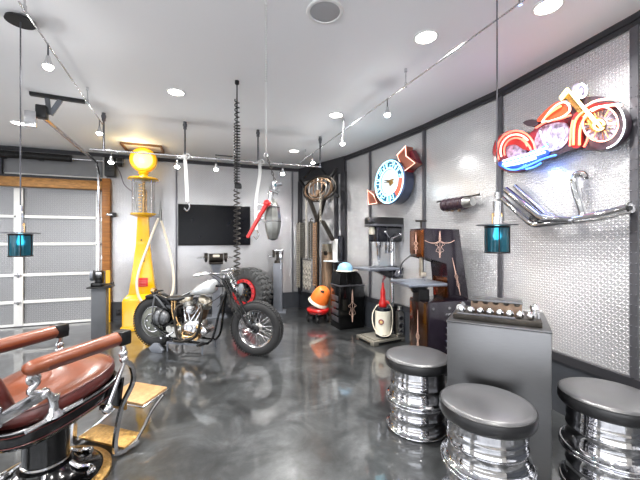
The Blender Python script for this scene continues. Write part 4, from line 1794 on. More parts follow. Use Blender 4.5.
mb = MB()
sqloft(mb, [sq(.31, .27, 0), sq(.31, .27, .07), sq(.285, .25, .08), sq(.285, .25, .50), sq(.27, .235, .54), sq(.215, .19, .60)])
mb.build('pedestal', 'yellow', gp)
mb = MB()
sqloft(mb, [sq(.205, .18, .60), sq(.165, .15, .90), sq(.105, .10, 1.45), sq(.085, .08, 1.92)])
mb.build('column', 'yellow', gp)
mb = MB()
for x, z in ((-.02, 1.52), (.02, 1.20), (.02, 1.16)):
    yf = -(.10 + max(0, 1.45 - z) * .091)
    mb.cyl((x, yf + .015, z), (x, yf - .012, z), .014, n=10)
mb.build('column_bolt', 'dark_iron', gp)
mb = MB()
mb.box((.01, -.168, .80), (.155, .02, .15), Euler((-.10, 0, 0)), bev=.004)
pl_ = mb.build('warning_plate', 'red', gp)
mb = MB()
for z in (.745, .775, .80, .83):
    mb.box((.01, -.1805 + (z - .80) * .10, z), (.11, .004, .010), Euler((-.10, 0, 0)))
mb.build('plate_line', 'pinstripe_red', pl_)
mb = MB()
mb.lathe([(0, 1.90), (.11, 1.92), (.20, 1.955), (.205, 1.985), (.17, 1.99), (0, 1.99)], n=40)
mb.build('lower_flange', 'yellow', gp)
mb = MB()
mb.lathe([(.175, 1.985), (.18, 1.985), (.18, 2.555), (.175, 2.555), (.175, 1.985)], n=48)
mb.build('glass_cylinder', 'clear_glass', gp)
mb = MB()
mb.cyl((0, 0, 1.985), (0, 0, 2.56), .028, n=16)
mb.cyl((.04, .02, 1.985), (.04, .02, 2.4), .012, n=10)
for k in range(9):
    mb.box((-.055, -.02, 2.04 + k * .055), (.05, .004, .02))
mb.cyl((-.055, .0, 1.985), (-.055, 0, 2.5), .006, n=8)
mb.build('gauge_column', 'brass', gp)
for k in range(4):
    an = PI / 4 + k * PI / 2
    mb = MB()
    mb.cyl((.195 * math.cos(an), .195 * math.sin(an), 1.96), (.195 * math.cos(an), .195 * math.sin(an), 2.585), .007, n=8)
    mb.sphere((.195 * math.cos(an), .195 * math.sin(an), 2.60), .014, 10)
    mb.build('tie_rod', 'dull_chrome', gp)
mb = MB()
mb.lathe([(0, 2.55), (.20, 2.552), (.245, 2.565), (.25, 2.58), (.235, 2.60), (.12, 2.615), (.075, 2.63), (.065, 2.66), (.085, 2.68), (.085, 2.70), (.06, 2.715), (.07, 2.74), (0, 2.74)], n=44)
mb.build('upper_flange', 'yellow', gp)
# globe: a lens held in a yellow band
gz = 2.915
mb = MB()
mb.lathe([(.175, -.075), (.205, -.062), (.216, -.03), (.218, 0), (.216, .03), (.205, .062), (.175, .075), (.17, .06), (.17, -.06), (.175, -.075)], (0, 0, gz), (0, 1, 0), 56)
mb.lathe([(.085, 0), (.09, .02), (.07, .035)], (0, 0, 2.735), n=28)
gb_ = mb.build('globe_band', 'globe_yellow', gp)
for sg in (-1, 1):
    mb = MB()
    mb.lathe([(.178, .066), (.12, .082), (.06, .09), (0, .092)], (0, 0, gz), (0, sg, 0), 48)
    mb.build('globe_lens', 'globe_glow', gb_)
    mb = MB()
    mb.torus((0, sg * .072, gz), (0, 1, 0), .165, .014, 48, 8, ry=.010)
    mb.build('lens_border', 'globe_yellow', gb_)
li = bpy.data.lights.new('globe_bulb', 'POINT')
li.energy = 5
li.color = (1, .86, .5)
li.shadow_soft_size = .05
lo = bpy.data.objects.new('globe_bulb', li)
lo.location = PP + Vector((.05, -.32, gz))
COL.objects.link(lo)
# recess in the ceiling around the globe
mb = MB()
for sx_, sy_, wx, wy in ((-.30, 0, .03, .50), (.30, 0, .03, .50), (0, -.25, .60, .03), (0, .25, .60, .03)):
    mb.box((sx_, sy_, CEIL - .018), (wx, wy, .036))
struct(mb.build('trim_recess', 'recess_brown', loc=PP, rotz=BROT))
# hose and nozzle
sx0 = .255
mb = MB()
mb.box((.20, -.03, 1.95), (.14, .05, .04), bev=.008)
mb.cyl((.27, -.03, 1.86), (.27, -.03, 2.06), .022, n=14)
mb.cyl((.27, -.03, 2.06), (.27, -.03, 2.20), .010, n=10)
mb.tube(curve([(.27, -.03, 1.86), (.31, -.04, 1.80), (.29, -.05, 1.76), (.25, -.05, 1.80)], 5), .010, 8)
nz = mb.build('nozzle_bracket', 'pewter', gp)
mb = MB()
mb.tube(curve([(.24, -.06, 1.90), (.20, -.10, 1.78), (.10, -.18, 1.45), (-.02, -.27, 1.05), (-.06, -.30, .80), (-.03, -.30, .58), (.06, -.30, .44), (.18, -.28, .36), (.36, -.26, .40), (.48, -.22, .62), (.49, -.18, .92), (.43, -.12, 1.30), (.34, -.08, 1.66), (.285, -.05, 1.86)], 8), .020, 12)
mb.build('hose', 'hose_white', gp)

# ------------------------------------------------------------------ pedestals
def pedestal(mb, w, d, h):
    mb.box((0, 0, .006), (w * 1.9, d * 1.9, .012), bev=.003)
    mb.box((0, 0, h / 2), (w, d, h), bev=.01)


p = W(100, 337, 5.17)
g1 = thing('grinder_pedestal', 'grey square pedestal with small black grinder before garage door', 'grinder', (p.x, p.y, 0), BROT)
mb = MB()
mb.box((0, 0, .39), (.20, .18, .78), bev=.01)
mb.build('pedestal_post', 'grey_paint', g1)
mb = MB()
mb.box((.02, -.02, .79), (.33, .26, .022), bev=.005)
mb.build('base_plate', 'satin_black', g1)
mb = MB()
mb.box((.0, 0, .93), (.12, .16, .22), bev=.03)
mb.box((-.02, -.02, .83), (.16, .18, .06), bev=.01)
mb.build('motor_body', 'gloss_black', g1)
mb = MB()
mb.cyl((-.075, -.02, .97), (-.115, -.02, .97), .085, n=28)
mb.build('grinding_wheel', 'lift_grey', g1)
mb = MB()
mb.tube([(.05, -.10, .84), (.14, -.12, .84), (.19, -.12, .85)], .012, 8)
mb.sphere((.20, -.12, .85), .02, 10)
mb.build('lever', 'satin_black', g1)
mb = MB()
mb.box((.0, -.083, 1.0), (.08, .008, .05), bev=.004)
mb.build('name_plate', 'dull_chrome', g1)

p = W(216, 300, 6.55)
g2 = thing('bench_grinder', 'grey pedestal bench grinder with two wheels behind the motorcycle', 'bench grinder', (p.x, p.y, 0), BROT)
zt = CAMH - (264 - 240) / FPX * 6.55
mb = MB()
mb.box((0, 0, .01), (.40, .36, .02), bev=.005)
mb.lathe([(.12, .02), (.105, .1), (.10, zt - .12), (.13, zt - .04), (.13, zt)], n=4, a0=PI / 4, a1=PI / 4 + 2 * PI)
mb.build('pedestal_post', 'lift_grey', g2)
mb = MB()
mb.box((0, 0, zt + .02), (.26, .22, .04), bev=.01)
mb.cyl((-.13, 0, zt + .12), (.13, 0, zt + .12), .085, n=24)
mb.build('motor_body', 'dark_iron', g2)
for sg in (-1, 1):
    mb = MB()
    mb.cyl((sg * .17, 0, zt + .12), (sg * .205, 0, zt + .12), .085, n=28)
    mb.build('grinding_wheel', 'satin_black', g2)
    mb = MB()
    mb.lathe([(.10, -.03), (.10, .03), (.092, .03), (.092, -.03)], (sg * .187, 0, zt + .12), (1, 0, 0), 24, a0=-.6, a1=3.2)
    mb.build('wheel_guard', 'dark_iron', g2)
    mb = MB()
    mb.cyl((sg * .2, 0, zt + .12), (sg * .36, 0, zt + .12), .012, n=10)
    mb.build('spindle', 'dull_chrome', g2)
mb = MB()
mb.box((0, -.08, zt + .165), (.13, .05, .05), bev=.01)
mb.build('switch_plate', 'cream', g2)

p = W(278, 310, 7.0)
g3 = thing('bench_vise', 'grey pedestal with small chrome vise left of the hanging chains', 'vise', (p.x, p.y, 0), BROT - .3)
zt = CAMH - (263 - 240) / FPX * 7.0
mb = MB()
mb.box((0, 0, zt / 2), (.19, .19, zt), bev=.01)
mb.box((0, 0, .01), (.34, .34, .02), bev=.004)
mb.build('pedestal_post', 'lift_grey', g3)
mb = MB()
mb.cyl((0, 0, zt), (0, 0, zt + .06), .085, .07, 24)
mb.box((.03, 0, zt + .12), (.13, .14, .13), bev=.02)
mb.box((.03, 0, zt + .22), (.16, .09, .09), bev=.015)
mb.box((-.09, 0, zt + .20), (.05, .15, .16), bev=.012)
mb.build('vise_body', 'dark_iron', g3)
mb = MB()
mb.box((.06, -.05, zt + .13), (.06, .05, .24), bev=.012)
mb.box((.02, -.06, zt + .27), (.19, .03, .04), bev=.006)
mb.build('chrome_jaw', 'chrome', g3)
mb = MB()
mb.cyl((-.11, 0, zt + .14), (-.20, 0, zt + .14), .016, n=12)
mb.cyl((-.19, -.11, zt + .18), (-.19, .11, zt + .10), .008, n=8)
mb.tube([(.07, -.07, zt + .06), (.075, -.10, zt - .12)], .012, 8)
mb.build('screw_handle', 'dull_chrome', g3)

# ------------------------------------------------------------------ off-road tyre with red rim
Zt = 6.60
p = W(248.5, 289, Zt)
ot = thing('offroad_tyre', 'big off-road tyre with red rim leaning behind the motorcycle', 'tyre', (p.x, p.y, 0), 0)
AXD = Vector((-.42, -.90, .03)).normalized()
RT = .475
ce = Vector((0, 0, RT + .012))
mb = MB()
pr = []
for j in range(21):
    an = 2 * PI * j / 20
    pr.append((.352 + .112 * math.copysign(abs(math.cos(an)) ** .6, math.cos(an)), .155 * math.copysign(abs(math.sin(an)) ** .6, math.sin(an))))
mb.lathe(pr, ce, AXD, 64)
u = Vector((0, 0, 1))
u = (u - AXD * u.dot(AXD)).normalized()
v = AXD.cross(u)
for k in range(28):
    an = 2 * PI * k / 28
    r_ = u * math.cos(an) + v * math.sin(an)
    t_ = AXD.cross(r_)
    R_ = Matrix((r_, t_, AXD)).transposed()
    for off, ln, tw in ((.11, .10, .25), (-.11, .10, -.25), (.0, .09, .5 if k % 2 else -.5)):
        mb.box(ce + r_ * (RT - .012) + AXD * off + t_ * (.02 if off else 0), (.034, .062, ln), R_ @ Matrix.Rotation(tw, 3, 'X'), bev=.006, seg=1)
    mb.box(ce + r_ * (RT - .075) + AXD * .148, (.09, .030 + .012 * (k % 2), .028), R_, bev=.005, seg=1)
mb.build('tyre_body', 'rubber_grey', ot)
mb = MB()
mb.lathe([(.262, .13), (.262, .165), (.205, .172), (.195, .15), (.195, -.12), (.25, -.13)], ce, AXD, 48)
bl = mb.build('beadlock_ring', 'red_rim', ot)
mb = MB()
for k in range(16):
    an = 2 * PI * k / 16
    r_ = u * math.cos(an) + v * math.sin(an)
    mb.cyl(ce + r_ * .235 + AXD * .165, ce + r_ * .235 + AXD * .180, .012, n=6)
mb.build('ring_bolt', 'satin_black', bl)
mb = MB()
mb.lathe([(.196, .10), (.15, .06), (.09, .04), (.08, .10), (.05, .115), (0, .115)], ce, AXD, 40)
for k in range(8):
    an = 2 * PI * k / 8
    r_ = u * math.cos(an) + v * math.sin(an)
    t_ = AXD.cross(r_)
    mb.box(ce + r_ * .135 + AXD * .075, (.13, .035, .05), Matrix((r_, t_, AXD)).transposed(), bev=.008)
hb2 = mb.build('wheel_disc', 'satin_black', ot)
mb = MB()
for k in range(5):
    an = 2 * PI * k / 5
    r_ = u * math.cos(an) + v * math.sin(an)
    mb.cyl(ce + r_ * .06 + AXD * .10, ce + r_ * .06 + AXD * .13, .012, n=6)
mb.build('lug_nut', 'dull_chrome', hb2)

# ------------------------------------------------------------------ chain rack in the dark corner
a0, d0, n0, L0_ = facet(0)
RK = a0 + d0 * (L0_ * .5) + n0 * .28
rk_rot = math.atan2(d0.y, d0.x)


def rk(x, y, off=.28):
    """position on the rack's own plane (before the corner wall) as its local x, 0, z"""
    o = a0 + n0 * off
    k = (x - 320) / FPX
    s = (k * o.y - o.x) / (d0.x - k * d0.y)
    q = o + d0 * s
    return Vector((s - L0_ * .5, .28 - off, CAMH - (y - 240) / FPX * q.y))


RKT = thing('chain_rack', 'wrought iron tree rack with round curved top in dark corner', 'rack', RK, rk_rot)
mb = MB()
mb.bar(rk(317, 318) * 1, rk(317.5, 222), .08, .05, up=(0, 1, 0), bev=.008)
b_ = rk(317, 300)
mb.box((b_.x, 0, .015), (.26, .22, .03), bev=.006)
mb.build('trunk', 'dark_iron', RKT)
for (pa_, pb_) in (((318, 222), (309, 198)), ((318, 222), (325, 196)), ((322.5, 221), (333, 240))):
    mb = MB()
    mb.bar(rk(*pa_), rk(*pb_), .045, .085, up=(0, 1, 0), bev=.006)
    mb.build('branch', 'dark_iron', RKT)
for (pa_, pb_) in (((337, 168), (317, 197)), ((322, 170), (338, 197)), ((303, 178), (316, 166)), ((300, 180), (312, 199))):
    mb = MB()
    mb.bar(rk(*pa_, off=.24), rk(*pb_, off=.24), .04, .07, up=(0, 1, 0), bev=.006)
    mb.build('cross_brace', 'satin_black', RKT)
c_ = rk(319, 187)
for q, (rr_, ry_) in enumerate(((.50, .27), (.42, .22), (.27, .16))):
    mb = MB()
    pts = [(c_.x + rr_ * math.cos(t), -.02 * q, c_.z - .06 + (ry_ * math.sin(t) if t < PI else ry_ * .8 * math.sin(t))) for t in [2 * PI * i / 40 for i in range(40)]]
    mb.tube(pts, .019, 8, closed=True)
    mb.build('hoop', 'rust_iron' if q else 'dark_iron', RKT)
for k in range(-3, 4):
    mb = MB()
    x0 = c_.x + k * .13
    mb.tube(curve([(x0 * .9 + c_.x * .1, -.03, c_.z + .18 - abs(k) * .035), (x0 + .02, -.05, c_.z + .02), (x0 - .01 * k, -.04, c_.z - .14), (c_.x + k * .03, 0, c_.z - .28)], 5), .014, 8)
    mb.build('curved_bar', 'rust_iron' if k % 2 else 'alu', RKT)
mb = MB()
mb.lathe([(.0, .03), (.05, .025), (.06, 0), (.05, -.02), (0, -.02)], (c_.x + .04, -.06, c_.z - .12), (0, -1, 0), 24)
mb.build('boss', 'rust_iron', RKT)


def chain(label, xa, ya, yb, m_, wid, kind, off=.36, group='chains hanging from the iron rack'):
    top_ = rk(xa, ya, off)
    bot = rk(xa, yb, off)
    L = top_.z - bot.z
    loc = RK + d0 * top_.x + n0 * (off - .28) + Vector((0, 0, top_.z))
    t = thing('hanging_chain', label, 'chain', loc, rk_rot, group)
    mb = MB()
    if kind == 'roller':
        n = int(L / .045)
        for k in range(n):
            z = -(k + .5) * L / n
            mb.cyl((-wid * .62, -.012, z), (wid * .62, -.012, z), .012, n=8)
            if k % 2:
                for sx_ in (-.36, .36):
                    mb.box((sx_ * wid, 0, z), (wid * .10, .026, L / n * 1.5))
            else:
                for sx_ in (-.48, .48):
                    mb.box((sx_ * wid, 0, z), (wid * .08, .026, L / n * 1.5))
    elif kind == 'links':
        n = int(L / .05)
        for k in range(n):
            z = -(k + .5) * L / n
            ov = [((math.sin(q * PI / 5) * .018 if k % 2 else 0), (0 if k % 2 else math.sin(q * PI / 5) * .018), z + math.cos(q * PI / 5) * .034) for q in range(10)]
            mb.tube(ov, .0065, 6, closed=True)
    else:                                     # a curtain of crossing tyre chain
        nx = 5
        n = int(L / .055)
        for k in range(n):
            for c in range(nx):
                z = -(k + .5 + .5 * (c % 2)) * L / n
                x = -wid / 2 + (c + .5) * wid / nx
                tl = 1 if (k + c) % 2 else -1
                ov = [(x + .018 * math.sin(q * PI / 4) + tl * .016 * math.cos(q * PI / 4), .008 * math.sin(q * PI / 4 + k), z + math.cos(q * PI / 4) * .032) for q in range(8)]
                mb.tube(ov, .007, 5, closed=True)
    mb.build('chain_links', m_, t, angle=30)
    mb = MB()
    mb.tube([(0, .0, .0), (0, 0, .05), (0, .03, .07), (0, .06, .05)], .009, 6)
    mb.cyl((-wid / 2, 0, .0), (wid / 2, 0, .0), .009, n=8)
    mb.build('hanger', 'dark_iron', t)
    return t


chain('pale ladder shaped roller chain at far left of the iron rack', 298.5, 223, 287, 'chain_steel', .085, 'roller')
chain('dark ladder shaped roller chain second from left on iron rack', 303, 223, 258, 'chain_dark', .10, 'roller', .38)
chain('slender twisted link chain hanging between two dark roller chains', 306.3, 200, 258, 'chain_steel', .04, 'links', .44)
chain('dark wide roller chain right of the slender link chain', 310.5, 222, 258, 'chain_dark', .10, 'roller', .38)
chain('criss-crossed tyre chain hanging lowest on the iron rack', 307, 260, 288, 'chain_steel', .25, 'mesh', .40)
chain('brownish ladder shaped roller chain beside the trunk of rack', 315, 223, 286, 'chain_rust', .085, 'roller', .40)
chain('link chain hanging down along the trunk of iron rack', 320.5, 192, 222, 'chain_steel', .04, 'links', .43)

lk2 = a0 + d0 * (rk(327, 280, .11).x + L0_ * .5) + n0 * .11
lc = thing('tan_locker', 'narrow tan wooden locker with peaked top behind black toolbox', 'locker', (lk2.x, lk2.y, 0), rk_rot)
zt = CAMH - (252 - 240) / FPX * lk2.y
mb = MB()
mb.box((0, 0, zt / 2), (.19, .12, zt), bev=.006)
mb.build('body', 'tan', lc)
for x in (-.047, .047):
    mb = MB()
    mb.box((x, -.064, zt / 2 + .05), (.085, .014, zt - .2), bev=.004)
    mb.build('door', 'tan', lc)
mb = MB()
mb.prism([(-.11, 0), (.11, 0), (.075, .16), (-.075, .16)], (0, .06, zt), (1, 0, 0), (0, 0, 1), .12, bev=.006)
mb.build('peaked_top', 'cream_alu', lc)
mb = MB()
mb.cyl((.05, -.06, zt - .02), (.05, -.10, zt - .02), .04, n=20)
mb.build('round_latch', 'dark_iron', lc)
q = onfacet(0, 337, 251, .12)
wb_ = thing('wall_box', 'white wall box with thin ledge right of the tan locker', 'wall box', q, rk_rot)
mb = MB()
mb.box((0, 0, .02), (.13, .12, .42), bev=.012)
mb.build('box_body', 'white', wb_)
mb = MB()
mb.box((-.08, -.04, -.20), (.34, .20, .018), bev=.003)
mb.build('ledge', 'sign_face', wb_)
mb = MB()
mb.box((.10, 0, .05), (.06, .10, .5), bev=.01)
mb.build('side_housing', 'navy', wb_)

# ------------------------------------------------------------------ red wheeled seat with an orange dome
p = Vector((-.035, 6.20, 0))
cs = thing('wheeled_seat', 'low red mechanic seat on black casters beside the black toolbox', 'stool', p, .3)
mb = MB()
mb.lathe([(0, .18), (.19, .18), (.21, .195), (.215, .225), (.20, .245), (.12, .25), (0, .25)], n=40)
mb.build('seat', 'red', cs)
mb = MB()
for k in range(3):
    mb.tube([(.16 * math.cos(k * PI / 3), .16 * math.sin(k * PI / 3), .165), (-.16 * math.cos(k * PI / 3), -.16 * math.sin(k * PI / 3), .165)], .018, 8)
mb.torus((0, 0, .165), (0, 0, 1), .17, .016, 32, 8)
mb.build('base_ring', 'sign_red', cs)
for k in range(5):
    an = 2 * PI * k / 5 + .5
    mb = MB()
    c = Vector((.19 * math.cos(an), .19 * math.sin(an), .055))
    mb.cyl(c + Vector((-.018, 0, 0)), c + Vector((.018, 0, 0)), .055, n=20)
    mb.cyl(c + Vector((0, 0, .05)), c + Vector((0, 0, .115)), .014, n=10)
    mb.build('caster', 'satin_black', cs)
dm = thing('orange_helmet', 'orange dome shaped helmet with pale grey rim on red seat', 'helmet', p + Vector((.03, -.01, .252)), 0)
mb = MB()
mb.M = Matrix.Translation((0, 0, .16)) @ Matrix.Rotation(.42, 4, 'Y') @ Matrix.Rotation(.25, 4, 'X')
mb.lathe([(.17, -.06), (.176, -.03), (.172, .05), (.155, .14), (.12, .215), (.07, .25), (0, .258), (0, .245), (.10, .21), (.16, .04), (.164, -.06), (.17, -.06)], n=40)
mb.build('dome', 'orange', dm)
mb = MB()
mb.M = Matrix.Translation((0, 0, .16)) @ Matrix.Rotation(.42, 4, 'Y') @ Matrix.Rotation(.25, 4, 'X')
mb.lathe([(.165, -.075), (.198, -.085), (.20, -.07), (.18, -.03), (.165, -.06), (.165, -.075)], n=40)
mb.lathe([(.12, -.09), (.12, -.06), (0, -.06)], n=24)
mb.build('rim', 'cream', dm)
mb = MB()
mb.M = Matrix.Translation((0, 0, .16)) @ Matrix.Rotation(.42, 4, 'Y') @ Matrix.Rotation(.25, 4, 'X')
mb.box((-.02, -.115, .205), (.07, .045, .03), Euler((.9, 0, 0)), bev=.01)
mb.build('vent_hole', 'dark_iron', dm)

# ------------------------------------------------------------------ black toolbox
TB = Vector((.336, 5.55, 0))
trot = math.atan2(.39, .92)
tb = thing('pinstriped_toolbox', 'glossy black pinstriped cabinet with rounded hood beside the drill press', 'cabinet', TB, trot)
TW, TD = .47, .38
mb = MB()
poly = [(0, 0), (TW, 0), (TW, .74), (0, .74)]
mb.box((TW / 2, TD / 2, .37), (TW, TD, .74), bev=.012)
mb.build('body', 'gloss_black', tb)
mb = MB()
prof = [(.0, .74), (TW - .02, .74)] + [(TW - .02 - .16 * (1 - math.cos(t)), .74 + .24 * math.sin(t)) for t in [PI / 2 * i / 8 for i in range(1, 9)]] + [(.06, .98), (.02, .95)]
mb.prism(prof, (0, TD - .02, 0), (1, 0, 0), (0, 0, 1), TD - .04)
mb.build('rounded_hood', 'gloss_black', tb)
mb = MB()
mb.box((TW / 2, TD / 2, .742), (TW + .03, TD + .03, .02), bev=.004)
mb.build('edge_strip', 'trimgrey', tb)


def stripes(mb, o, ux, uz, h, w, s=1.):
    """symmetrical flame-like pinstripe about the vertical through o"""
    o, ux, uz = Vector(o), Vector(ux), Vector(uz)
    f = lambda a, b: o + ux * (a * w) + uz * (b * h)
    for sg in (-1, 1):
        mb.tube([f(sg * q[0], q[1]) for q in [tuple(v)[:2] for v in curve([(.0, 1, 0), (.10, .72, 0), (.05, .6, 0), (.5, .50, 0), (.16, .42, 0), (.42, .26, 0), (.10, .2, 0), (.03, 0, 0)], 5)]], .0013 * s, 5)
        mb.tube([f(sg * q[0], q[1]) for q in [tuple(v)[:2] for v in curve([(.02, .92, 0), (.05, .72, 0), (.16, .58, 0), (.30, .50, 0), (.12, .36, 0), (.03, .1, 0)], 5)]], .0011 * s, 5)
    mb.tube([f(0, 1.0), f(0, 0)], .0015 * s, 5)


mb = MB()
stripes(mb, (TW * .5, -.003, .12), (1, 0, 0), (0, 0, 1), .55, .15, 1.5)
mb.build('flame_pinstripe', 'pinstripe', tb)
mb = MB()
for z in (.16, .28, .40, .52):
    mb.box((-.004, TD / 2, z), (.01, TD - .12, .085), bev=.003)
mb.build('side_panel', 'trimgrey', tb)
hm = thing('blue_helmet', 'pale blue domed cap lying on top of the black pinstriped cabinet', 'helmet', TB + Vector((.10, .16, .985)), trot)
mb = MB()
mb.lathe([(.135, 0), (.135, .03), (.12, .085), (.085, .125), (.04, .145), (0, .15), (0, .14), (.08, .115), (.125, .03), (.125, 0), (.135, 0)], n=36, sx=1, sy=1.1)
mb.build('dome', 'sky_blue', hm)
mb = MB()
mb.lathe([(.13, .0), (.155, -.002), (.156, .008), (.135, .014)], n=36, sx=1, sy=1.1)
mb.box((.15, -.02, .012), (.13, .10, .012), bev=.005)
mb.build('brim', 'cream', hm)

# ------------------------------------------------------------------ drill press
DP = Vector((1.01, 5.06, 0))
drot = math.atan2(.47, .883)
dp = thing('drill_press', 'tall floor drill press with dark head and chrome column', 'drill press', DP, drot)
cx, spx = .13, -.13
mb = MB()
mb.box((-.10, 0, .035), (.60, .44, .07), bev=.012)
mb.box((-.12, 0, .075), (.46, .34, .02), bev=.006)
bs_ = mb.build('base', 'machine_base', dp)
mb = MB()
mb.box((-.10, -.222, .028), (.42, .006, .03))
mb.box((-.402, 0, .028), (.006, .28, .03))
mb.build('base_slot', 'black', bs_)
mb = MB()
mb.cyl((cx, 0, .07), (cx, 0, 1.80), .042, n=28)
mb.build('column', 'dull_chrome', dp)
mb = MB()
mb.cyl((cx, 0, .08), (cx, 0, .50), .075, .068, 28)
mb.lathe([(.092, .07), (.092, .10), (.078, .12)], (cx, 0, 0), n=28)
mb.build('column_sleeve', 'satin_black', dp)
zt_ = CAMH - (268 - 240) / FPX * 5.05
mb = MB()
mb.box((-.18, 0, zt_), (.56, .44, .035), bev=.006)
tbp = mb.build('table', 'table_grey', dp)
mb = MB()
mb.box((-.14, 0, zt_ + .0185), (.36, .022, .004))
mb.box((-.14, 0, zt_ + .0185), (.022, .30, .004))
mb.build('table_slot', 'satin_black', tbp)
mb = MB()
mb.prism([(-.26, -.018), (.08, -.018), (.14, -.05), (.14, -.14), (.04, -.15), (-.10, -.09)], (0, .05, zt_), (1, 0, 0), (0, 0, 1), .10, bev=.01)
mb.cyl((cx, 0, zt_ - .16), (cx, 0, zt_ + .03), .07, n=28)
mb.build('table_arm', 'navy', dp)
mb = MB()
mb.cyl((cx, -.06, zt_ - .05), (cx, -.15, zt_ - .05), .035, n=18)
mb.tube([(cx, -.14, zt_ - .05), (cx + .02, -.15, zt_ - .05), (cx + .10, -.15, zt_ + .01)], .011, 8)
mb.cyl((cx + .10, -.15, zt_ + .01), (cx + .10, -.23, zt_ + .01), .016, n=12)
mb.build('crank', 'navy', dp)
zh = lambda y: CAMH - (y - 240) / FPX * 5.05
mb = MB()
mb.box((.0, 0, (zh(226) + zh(242)) / 2), (.50, .24, zh(226) - zh(242)), bev=.03)
mb.cyl((cx, 0, zh(242)), (cx, 0, zh(226)), .085, n=28)
hd = mb.build('head', 'navy', dp)
mb = MB()
mb.box((-.265, -.0, zh(231)), (.06, .10, .12), bev=.02)
mb.box((-.10, -.113, zh(232)), (.06, .008, .06), bev=.004)
mb.build('name_plate', 'cream', hd)
mb = MB()
poly = [(x + .03, y) for x, y in sup(.42, .165, 40, 3.5)]
mb.prism([(x + .04, y) for x, y in poly], (0, 0, zh(226)), (1, 0, 0), (0, 1, 0), zh(218) - zh(226), bev=.015)
bc = mb.build('belt_cover', 'satin_black', dp)
mb = MB()
mb.prism([(x * 1.02 + .04, y * 1.04) for x, y in poly], (0, 0, zh(226) - .01), (1, 0, 0), (0, 1, 0), .03, bev=.004)
mb.box((-.35, -.10, zh(221)), (.08, .06, .06), bev=.01)
mb.build('cover_seam', 'trimgrey', bc)
mb = MB()
mb.cyl((.33, 0, zh(242)), (.33, 0, zh(227)), .095, n=28)
for k in range(14):
    an = 2 * PI * k / 14
    mb.box((.33 + .096 * math.cos(an), .096 * math.sin(an), zh(234)), (.012, .008, .18), Matrix.Rotation(an, 3, 'Z'))
mb.build('motor', 'navy', dp)
mb = MB()
mb.lathe([(0, zh(241) + .0), (.055, zh(241)), (.055, zh(246)), (.035, zh(248)), (.035, zh(254)), (.03, zh(255)), (.024, zh(258)), (.010, zh(260)), (.005, zh(260)), (.005, zh(265)), (0, zh(266))][::-1], (spx, 0, 0), n=24)
mb.build('quill_chuck', 'chrome', dp)
mb = MB()
mb.lathe([(.06, zh(241)), (.05, zh(243)), (.05, zh(252)), (.04, zh(253))], (spx + .16, -.02, 0), n=20)
mb.build('depth_stop', 'dull_chrome', dp)
for k in range(3):
    an = 2 * PI * k / 3 + .4
    mb = MB()
    c = Vector((-.02, -.13, zh(239)))
    e = c + Vector((math.cos(an) * .17, -.05, math.sin(an) * .17))
    mb.cyl(c + Vector((0, .03, 0)), c + Vector((0, -.03, 0)), .028, n=14)
    mb.tube([c, e], .008, 8)
    mb.sphere(e, .022, 12)
    mb.build('feed_lever', 'dull_chrome', dp)
mb = MB()
mb.tube(curve([(-.09, -.12, zh(219)), (-.085, -.135, zh(232)), (-.08, -.13, zh(242))], 5), .004, 6)
mb.build('power_cord', 'trimgrey', dp)

# white canister standing on the drill press base
gcn = thing('grease_canister', 'cream canister with red pump top standing on drill press base', 'canister', DP + Matrix.Rotation(drot, 3, 'Z') @ Vector((-.13, -.09, .085)), 0)
mb = MB()
mb.lathe([(0, 0), (.105, 0), (.11, .01), (.11, .045), (.105, .05)], n=36)
mb.build('band', 'navy', gcn)
mb = MB()
mb.lathe([(.105, .38), (.113, .385), (.113, .43), (.10, .445), (0, .45)], n=36)
mb.build('band', 'navy', gcn)
mb = MB()
mb.lathe([(.112, .045), (.116, .05), (.116, .385), (.112, .39)], n=36)
mb.build('drum', 'cream', gcn)
mb = MB()
mb.cyl((-.045, -.103, .24), (-.048, -.116, .24), .040, n=24)
mb.build('round_badge', 'sign_maroon', gcn)
mb = MB()
mb.cyl((-.048, -.115, .24), (-.049, -.119, .24), .024, n=20)
mb.build('badge_centre', 'brass', gcn)
mb = MB()
mb.lathe([(.056, .45), (.062, .47), (.058, .51), (.042, .55), (.034, .62), (.040, .64), (.032, .69), (.020, .73), (.016, .80), (0, .80)], n=24)
mb.tube(curve([(.0, 0, .52), (.06, -.02, .52), (.085, -.03, .49)], 5), .018, 10)
mb.build('pump_head', 'red', gcn)
mb = MB()
mb.tube(curve([(0, 0, .78), (-.0, -.01, .84), (.03, -.02, .88), (.0, -.03, .90)], 5), .010, 8)
mb.build('pump_handle', 'sign_maroon', gcn)
mb = MB()
mb.tube(curve([(.085, -.03, .49), (.13, -.04, .40), (.125, -.05, .15), (.06, -.135, .05), (-.08, -.14, .06), (-.155, -.08, .18), (-.16, -.04, .34), (-.10, -.02, .45), (-.06, .0, .47)], 7), .0075, 8)
mb.build('hose', 'hose_white', gcn)

# cast gearbox standing on the right end of the drill press base
mbk = thing('gearbox', 'small pale cast gearbox on drill press base beside the black column sleeve', 'gearbox', DP + Matrix.Rotation(drot, 3, 'Z') @ Vector((.13, -.16, .071)), drot - .2)
mb = MB()
mb.box((0, 0, .20), (.10, .10, .36), bev=.02)
mb.box((0, 0, .01), (.12, .115, .02), bev=.004)
mb.cyl((0, 0, .38), (0, 0, .45), .035, n=20)
mb.build('casting', 'alu', mbk)
for z, r in ((.08, .026), (.17, .036), (.28, .030)):
    mb = MB()
    mb.torus((.0, -.05, z), (0, 1, 0), r, .008, 20, 8)
    mb.build('bolt_ring', 'dull_chrome', mbk)
    mb = MB()
    mb.cyl((0, -.047, z), (0, -.053, z), r, n=18)
    mb.build('port', 'black', mbk)
mb = MB()
mb.box((.01, -.01, .395), (.12, .08, .03), bev=.008)
mb.build('top_cover', 'dull_chrome', mbk)

